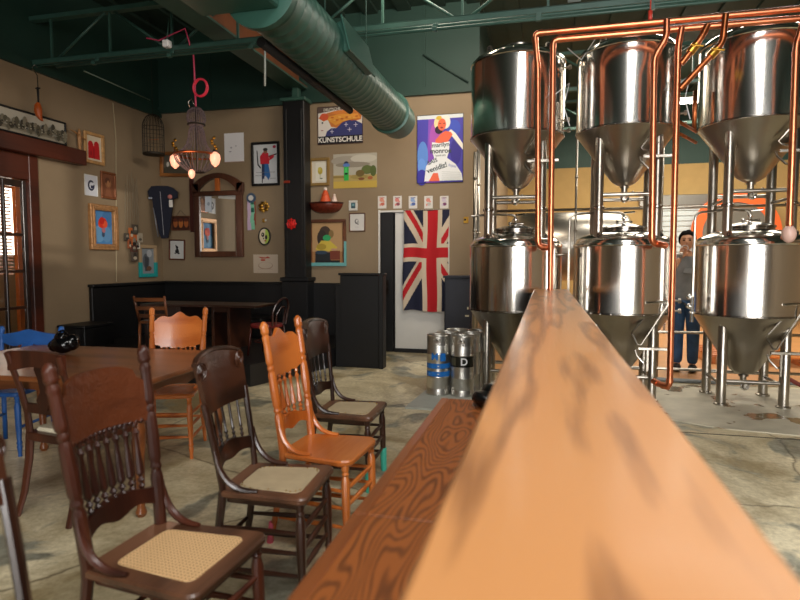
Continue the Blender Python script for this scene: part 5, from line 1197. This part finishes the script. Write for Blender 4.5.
framed('framed_print', 'gold-framed print of a small yellow plant on white paper', 'picture', 'back', (309.5, 158, 330, 186), .045, mat('dull_gold_frame', 'a0804a', .4, .4, bump=.3),
    [('d4cdbb', full), ('e0dccd', ('r', .25, .1, .95, .92)), ('b9a640', ('c', .55, .55, .16, .17)), ('c7b95a', ('c', .5, .62, .1, .1)), ('8c8a3c', ('r', .53, .2, .56, .5)), ('5d6b50', ('c', .62, .2, .1, .025))], .03)
ls = [('b3ad9d', full), ('a29a8c', ('c', .3, .8, .35, .14)), ('c4bfb0', ('c', .7, .85, .3, .12)), ('8f8676', ('c', .45, .68, .4, .08)), ('b19a5c', ('r', 0, 0, 1, .38)), ('c3a548', ('r', 0, 0, 1, .2)), ('8d7840', ('r', 0, .3, .35, .36)), ('9d8a4c', ('c', .6, .32, .2, .07)), ('5e6a34', ('c', .78, .52, .13, .13)), ('6e5b2c', ('c', .62, .42, .1, .1)), ('51602c', ('c', .92, .48, .07, .16)), ('a65e34', ('c', .85, .28, .06, .05)), ('7b4a28', ('c', .65, .26, .07, .04)),
      ('2fae4a', ('r', .25, .22, .36, .62)), ('47c765', ('r', .27, .42, .33, .6)), ('1f2d55', ('c', .305, .73, .05, .05)), ('5b7fc0', ('c', .31, .67, .08, .05)), ('123b1e', ('c', .305, .42, .04, .03))]
framed('canvas_painting', 'unframed landscape painting with a green bottle standing in a yellow field', 'painting', 'back', (333.5, 153.5, 377, 188), 0, None, ls, .02)
c, w_, h_, _ = place('back', (310, 203.5, 343, 213))
t = thing('bowl_shelf', 'half-bowl shaped reddish glass wall shelf left of the small white frame', 'shelf', (c.x, YB-.004, c.z+h_/2))
m = MB(); V = []; n, r = 14, w_/2
for j in range(8):
    q = r*math.cos(PI/2*j/8)**.7
    for k in range(n+1): V.append((q*math.cos(PI+PI*k/n), q*math.sin(PI+PI*k/n)*.75, -h_*1.1*math.sin(PI/2*j/8)))
Fc = [(j*(n+1)+k, j*(n+1)+k+1, (j+1)*(n+1)+k+1, (j+1)*(n+1)+k) for j in range(7) for k in range(n)]+[tuple(range(n+1))]; m.add(V, Fc, 0, True); m.build('bowl', mat('red_brown_glass', '6b2c1e', .25, vary=.3, vscale=30), t)
m = MB(); m.tube([(r*math.cos(PI+PI*k/n), r*math.sin(PI+PI*k/n)*.75, 0) for k in range(n+1)], .012, 8); m.build('rim', mat('dark_rim', '3a1510', .3), t)
def cone_fig(px, py0, py1, wpx, c, label):
    a, b = on_y(px, py0, YB-.1), on_y(px, py1, YB-.1); h = a.z-b.z; r = wpx/2*h/(py1-py0)
    t = thing('figurine', label, 'figurine', (b.x, YB-.1, c_z+.004))
    m = MB(); m.lathe([(.001, 0), (r, 0), (r*.9, h*.2), (r*.55, h*.6), (r*.3, h*.78), (r*.001, h*.8)], seg=20); m.build('robe', mat('fig_'+c, c, .5), t)
    m = MB(); m.ball((0, 0, h*.86), h*.13, 12, 8); m.build('head', mat('fig_head_'+c, 'e8d8cc', .5), t)
    m = MB(); m.tube([(-r*.5, -r*.35, h*.55), (0, -r*.75, h*.45), (r*.5, -r*.35, h*.55)], r*.12, 6); m.build('arms', mat('fig_'+c, c), t)
c_z = c.z+h_/2
cone_fig(325.5, 188, 203.5, 11, 'd9572c', 'orange robed figurine standing on the half-bowl wall shelf')
cone_fig(334.5, 195, 203.5, 6, 'e6cfc4', 'small pale figurine at the right end of the half-bowl wall shelf')
t = framed('framed_painting', 'brown and turquoise framed picture of a seated figure in yellow, below the shelf', 'painting', 'back', (309.5, 219.5, 346.5, 266), .05, wood('frame_red_brown', '4a2416', '7a4a2c', 0, 14, .2, 2, .4, .2),
    [('c09a6c', full), ('a6774b', ('r', 0, 0, 1, .28)), ('4b3a30', ('c', .42, .72, .2, .2)), ('3a2e2a', ('c', .32, .62, .16, .2)), ('8f7446', ('c', .62, .72, .08, .1)), ('2fa866', ('c', .48, .62, .13, .08)), ('d8c04c', [(.1, .34), (.3, .56), (.6, .54), (.82, .38), (.7, .3), (.3, .28)]), ('b59a35', ('c', .3, .4, .16, .08)), ('1e2328', ('r', .1, .02, .6, .26)), ('32445a', ('c', .3, .26, .2, .05)), ('7c3a28', ('r', .58, .08, .9, .3)), ('c79a7a', ('c', .7, .33, .1, .03)), ('15181c', ('r', .1, 0, .9, .06))], .035)
ww, hh = place('back', (309.5, 219.5, 346.5, 266))[1:3]
o = [x for x in t.children if x.name.startswith('frame')][0]
MB().bbox(-ww/2-.001, ww/2+.001, -.038, 0, -hh/2-.001, -hh/2+.052, .003).bbox(-ww/2-.001, -ww/2+.03, -.038, 0, -hh/2+.05, .02, .003).bbox(ww/2-.03, ww/2+.001, -.038, 0, -hh/2+.05, .02, .003).build('painted_lower_half', mat('pale_turquoise_paint', '6fb3b3', .5), o)
framed('framed_photo', 'tiny white-framed teal picture right of the half-bowl shelf', 'picture', 'back', (349, 200.5, 357.8, 210.8), .035, WHITEP, [('3f6672', full), ('6f98a0', ('c', .5, .6, .3, .2)), ('2a4650', ('r', .1, .1, .9, .35))], .015)
framed('framed_sketch', 'thin dark-framed pencil sketch on white below the tiny teal picture', 'picture', 'back', (349.5, 213, 365.5, 231.5), .014, BRNF, [('d5d3ce', full), ('5c5a5a', ('c', .45, .55, .13, .15)), ('d5d3ce', ('c', .47, .57, .08, .1)), ('5c5a5a', ('c', .55, .45, .07, .1)), ('d5d3ce', ('c', .56, .46, .04, .06)), ('8d8a88', ('r', .35, .2, .6, .215))], .018)
for k, (x0, c1, c2, lb) in enumerate(((378, 'd9917a', 'c96a55', 'salmon and orange postcard, first of the five from the left'), (393.3, 'd67f78', '8c4550', 'red-patterned postcard, second of the five from the left'), (408.8, '8fa7cf', '4a5fa0', 'blue-patterned postcard in the middle of the row of five'), (424.3, 'd98b7c', 'b9b5ae', 'white and pink postcard, fourth of the five from the left'), (440, 'c9bccb', '7a3f6a', 'pale postcard with purple blots, last of the five at right'))):
    framed('postcard', lb, 'postcard', 'back', (x0, 196, x0+8.5, 208.5), 0, None, [('d8d3cd', full), (c1, ('c', .45, .68, .25, .16)), (c2, ('c', .55, .35, .24, .13)), (c1, ('c', .3, .3, .1, .1)), (c2, ('r', .2, .82, .8, .88)), (c1, ('c', .7, .55, .1, .08))], group='row of five postcards above the door')
mp = [('4b43b0', full), ('8a4fc0', [(.2, 0), (.5, 0), (.6, 1), (.25, 1)]), ('b455b8', ('c', .4, .65, .13, .24)), ('5f8edb', ('c', .12, .4, .12, .22)), ('3f55c4', ('c', .8, .8, .15, .12)), ('6a9ae6', ('c', .1, .25, .09, .12)), ('3a2f95', ('c', .85, .45, .12, .2)), ('3530a0', ('c', .1, .08, .12, .12)), ('dfe6ea', ('r', 0, .945, 1, 1)),
      ('f4efe6', [(.68, .74), (.76, .68), (1, .47), (1, .56), (.84, .72), (.74, .78)]), ('ef6b48', [(.4, .63), (.52, .72), (.62, .76), (.74, .74), (.78, .7), (.7, .62), (.66, .58), (.4, .58)]),
      ('e9d9a8', ('c', .47, .88, .1, .1)), ('f0ebdf', ('c', .62, .89, .11, .1)), ('2a1a30', ('c', .48, .78, .09, .06)), ('ef6b48', ('c', .545, .855, .09, .09)), ('8c2f2f', ('c', .54, .81, .03, .012)), ('3a1c28', ('r', .48, .865, .525, .875)), ('3a1c28', ('r', .57, .865, .615, .875)), ('d9b43a', ('c', .48, .955, .06, .03)),
      ('eef0f2', [(.33, .6), (.5, .58), (.72, .6), (.7, .45), (.66, .36), (.85, .26), (.98, .12), (1, .02), (.16, .02), (.2, .25), (.38, .36), (.32, .48)]), ('ef6b48', [(.26, .02), (.36, .14), (.46, .14), (.5, .02)]),
      ('4d5a5c', ('t', 'marilyn', .52, .555, .09, .05)), ('3f4a4c', ('t', 'monroe', .52, .465, .10, .0)), ('8a9294', ('t', 'torst am', .52, .40, .045, .0)), ('4b5b60', ('t', 'SAIS', .34, .31, .085, .35)), ('3b4a50', ('t', 'venidiz!', .44, .215, .105, .3)), ('a9aed0', ('t', 'tupel', .78, .24, .06, -.3))]
for k in range(5): mp.append(('c3c9c8', [(.55, .03+.03*k), (.97, .02+.028*k), (.97, .026+.028*k), (.55, .036+.03*k)]))
framed('poster', 'violet poster of a blonde woman in a white lettered dress, right of the duct end', 'poster', 'back', (417, 114.5, 463.5, 183), .008, BLKF, mp, .014)
p = on_y(466.5, 220, YB); t = thing('light_switch', 'small brass light switch on the wall right of the flag', 'switch', (p.x, YB-.002, p.z))
MB().bbox(-.04, .03, -.012, 0, -.045, .045, .003).build('plate', BRASS, t); MB().bbox(-.03, .0, -.04, -.01, -.01, .015, .002).build('toggle', mat('dark_bronze', ''), t)

# flag: a woven grid coloured by the pattern
FLN, FLR, FLW = mat('flag_navy', '161a33', .85), mat('flag_red', 'b3121c', .85), mat('flag_off_white', 'c8b7a0', .85)
a, b = on_y(404, 211, YB-.05), on_y(449, 211, YB-.05); bt = on_y(425, 311, YB-.05)
t = thing('flag', 'British flag hanging like a curtain over the white door', 'flag', ((a.x+b.x)/2, YB-.05, a.z))
FW, FH = b.x-a.x, a.z-bt.z
def flag_col(u, v):
    X = u*1.0; cx, cy = .64, .42
    x, y = (u-cx)*FW/FH, v-cy
    if abs(x) < .051 or abs(y) < .05: return 1
    if abs(x) < .094 or abs(y) < .088: return 2
    sl = 1.75
    d = (abs(y)-.02-sl*abs(x)*.98+.06)/math.hypot(1, sl)
    off = .014 if x*y < 0 else -.014
    if abs(d+off) < .024: return 1
    if abs(d) < .062: return 2
    return 0
m = MB(); NX, NZ = 84, 190; V = []
for j in range(NZ+1):
    for i in range(NX+1):
        u, v = i/NX, j/NZ
        V.append(((u-.5)*FW+.008*math.sin(v*7+u*2)-.012*v*(1-u), -.012-.016*math.sin(u*17+1.2*v)*(.35+.65*v)-.006*math.sin(v*11+u*4), -v*FH+.010*math.sin(u*PI*2)*v+.006*math.sin(u*9)))
m.v = V; m.f = [[j*(NX+1)+i, j*(NX+1)+i+1, (j+1)*(NX+1)+i+1, (j+1)*(NX+1)+i] for j in range(NZ) for i in range(NX)]
m.m = [flag_col((i+.5)/NX, (j+.5)/NZ) for j in range(NZ) for i in range(NX)]; m.s = [True]*len(m.f)
m.build('cloth', [FLN, FLR, FLW], t)
MB().tube([(-FW/2-.01, .012, .004), (FW/2+.01, .012, .004)], .008, 8).build('rod', BLACKR, t)

# ------------------------------------------------------------------ hanging things
t = thing('bird_cage', 'old wire bird cage hanging in the left corner', 'cage', (-5.80, 7.75, 2.98)); R1, HC = .152, .40
CW_ = mat('aged_wire', '2e281f', .6, .4)
for k in range(20):
    a = 2*PI*k/20; ca, sa = math.cos(a), math.sin(a)
    MB().tube([(R1*ca, R1*sa, 0), (R1*ca, R1*sa, HC)]+[(R1*ca*math.cos(q), R1*sa*math.cos(q), HC+.2*math.sin(q)) for q in (.3, .6, .9, 1.2, 1.45)], .005, 4).build('bar', CW_, t)
for z in (.0, .14, .28, HC): MB().tube([(R1*math.cos(2*PI*k/24), R1*math.sin(2*PI*k/24), z) for k in range(25)], .006 if z in (0, HC) else .0035, 6).build('hoop', CW_, t)
MB().lathe([(.001, -.01), (R1+.005, -.01), (R1+.005, .02), (.001, .02)], seg=28).build('base', CW_, t)
MB().tube([(-.09, 0, .22), (.09, 0, .22)], .005, 6).build('perch', OAK, t)
MB().tube([(0, 0, .6), (0, 0, ZC-2.98)], .003, 5).build('hanging_wire', CW_, t)

CXc, CYc = -3.885, 5.95
t = thing('chandelier', 'crystal bead chandelier with copper ring and glowing glass cups', 'chandelier', (CXc, CYc, 2.33))
CRY = mat('smoky_crystal', '7f7174', .15, .35, vary=.5, vscale=60); RG = mat('copper_ring', 'b0613c', .35, .9)
levels = [(.76, .05), (.72, .09), (.64, .105), (.58, .085), (.555, .065), (.50, .085), (.42, .095), (.35, .115), (.29, .16), (.235, .245)]
for z, r in ((.76, .05), (.58, .09), (.235, .245), (.05, .08)):
    MB().tube([(r*math.cos(2*PI*k/32), r*math.sin(2*PI*k/32), z) for k in range(33)], .010 if r < .2 else .013, 8).build('ring', RG if r > .2 else CW_, t)
m = MB(); rr = random.Random(5)
NS = 26
for k in range(NS):
    a = 2*PI*k/NS; ca, sa = math.cos(a), math.sin(a); n = 54
    for j in range(n):
        q = j/(n-1)*(len(levels)-1); i = min(int(q), len(levels)-2); z = levels[i][0]+(levels[i+1][0]-levels[i][0])*(q-i); r = levels[i][1]+(levels[i+1][1]-levels[i][1])*(q-i)
        s_ = .0085; m.add([(r*ca+dx*s_, r*sa+dy*s_, z+dz*s_) for dx, dy, dz in ((1, 0, 0), (0, 1, 0), (-1, 0, 0), (0, -1, 0), (0, 0, 1), (0, 0, -1))], [(0, 1, 4), (1, 2, 4), (2, 3, 4), (3, 0, 4), (1, 0, 5), (2, 1, 5), (3, 2, 5), (0, 3, 5)])
    for j in range(22):
        q = j/21; r = .245-.165*q**1.5; z = .235-.19*q**.7
        s_ = .009; m.add([(r*ca+dx*s_, r*sa+dy*s_, z+dz*s_) for dx, dy, dz in ((1, 0, 0), (0, 1, 0), (-1, 0, 0), (0, -1, 0), (0, 0, 1), (0, 0, -1))], [(0, 1, 4), (1, 2, 4), (2, 3, 4), (3, 0, 4), (1, 0, 5), (2, 1, 5), (3, 2, 5), (0, 3, 5)])
o = m.build('crystal_strands', CRY, t); o['kind'] = 'stuff'
MB().tube([(0, 0, .77), (0, 0, .05)], .012, 8).build('stem', CW_, t)
CUP = mat('pink_glass_cup', 'f6c4ae', .2, emit='ffa884', es=.8); BULB = mat('bulb_glow', 'fff0dd', .3, emit='ffd9b8', es=9)
for k, (dx, dy, dz) in enumerate(((-.235, -.03, .20), (.225, -.03, .20), (-.0, -.05, .02))):
    if k != 2: m = MB(); m.tube([(dx*.9, dy*.9, .235), (dx*1.12, dy*1.12, .25), (dx*1.15, dy*1.15, .33)], .008, 6); m.build('arm', RG, t); bx_, by_, bz_ = dx*1.12, dy*1.12, .16
    else: bx_, by_, bz_ = dx, dy-.06, .0
    s_ = .95 if k != 2 else .6
    m = MB(); m.lathe([(.02*s_, .10*s_), (.055*s_, .07*s_), (.062*s_, .02*s_), (.045*s_, -.04*s_), (.012*s_, -.07*s_)], (bx_, by_, bz_), 12); cu = m.build('glass_cup', CUP, t)
    MB().ball((bx_, by_-.01, bz_+.01), .03*s_, 12, 8, 0, (1, 1, 1.4)).build('bulb', BULB, cu)
    MB().lathe([(.001, .0), (.03*s_, .0), (.022*s_, .03*s_), (.001, .03*s_)], (bx_, by_, bz_+.1*s_), 10).build('cup_holder', CW_, cu)
pl_ = bpy.data.lights.new('chandelier_light', 'POINT'); pl_.energy = 7; pl_.color = (1, .6, .4); pl_.shadow_soft_size = .2; po = bpy.data.objects.new('chandelier_light', pl_); COL.objects.link(po); po.location = (CXc, CYc-.6, 2.35)
CORD = mat('pink_cord', 'c23a5e', .5)
m = MB(); m.tube([(-.0, 0, .76), (-.01, .0, 1.2), (-.02, -.0, 1.43)], .010, 8); m.build('hanging_cord', CORD, t)
m = MB()
for q in range(3): m.tube([(.07+.085*math.cos(2*PI*k/28), -.02+.012*q, .985+.095*math.sin(2*PI*k/28)) for k in range(29)], .010, 8, cap=False)
m.build('coiled_cord', mat('red_coil', 'e03550', .5), t)
m = MB(); m.tube([(-.02, -.06, 1.44), (-.06, -.08, 1.62), (-.4, -.08, 1.52), (-.56, -.08, 1.56)], .008, 6); m.build('trailing_cord', CORD, t)
m = MB(); m.tube([(-.08, 0, .78), (-.10, 0, .84), (-.05, 0, .87), (-.02, 0, .8)], .007, 6); m.build('hook', CHROME, t)
for s in (-1, 1):
    m = MB()
    for k in range(5): a = k*1.2; m.ball((s*.25+.03*math.cos(a), -.05, .29+.03*k), .022, 8, 6, 0, (1, .5, .8))
    m.build('gilded_leaf', BRASS, t)
t = thing('spotlight', 'small white spotlight clipped high on the joist by the pink cord', 'lamp', (on_y(167, 44, 5.86).x, 5.86, on_y(167, 44, 5.86).z)); MB().bbox(-.04, .04, -.04, .04, -.04, .04, .01).build('housing', mat('white_lamp', 'ffffff', .4), t); MB().tube([(0, 0, .03), (.0, .05, .3)], .008, 6).build('bracket', GREENM, t)
p = on_y(265, 45, 5.87); q = on_y(265, 86, 5.87); tag(MB().tube([p, q], .011, 8).build('hanging_tube', mat('white_tube', 'c9d2cc', .5)), 'thin white tube hanging from the joist between chandelier and column', 'tube')

# chili shaped ornament on a hook at the joist end
p = on_x(37, 67, -5.95)
t = thing('chili_ornament', 'orange chili-shaped ornament hanging on a hook from the joist end', 'ornament', (p.x, p.y, p.z))
k_ = (on_x(37, 67, -5.95).z-on_x(37, 119, -5.95).z)/52
m = MB(); m.tube([(0, 0, 0), (-.03, 0, .03), (-.07, 0, .0), (-.04, 0, -.05), (0, 0, -.10), (0, 0, -22*k_)], .006, 6); m.build('hook', CHROME, t)
m = MB(); m.tube([(0, 0, -20*k_), (0, 0, -36*k_)], [.014, .010], 8); m.tube([(-.03, 0, -21*k_), (.03, 0, -21*k_)], .010, 8); m.build('stem', BLACKR, t)
m = MB(); m.tube([(0, 0, -35*k_), (-.01, 0, -38*k_), (-.01, 0, -43*k_), (.0, 0, -48*k_), (.03, 0, -52*k_), (.06, 0, -54*k_)], [.018, .038, .045, .036, .018, .004], 12); m.build('pod', mat('orange_chili', 'b5531a', .35, vary=.2), t)
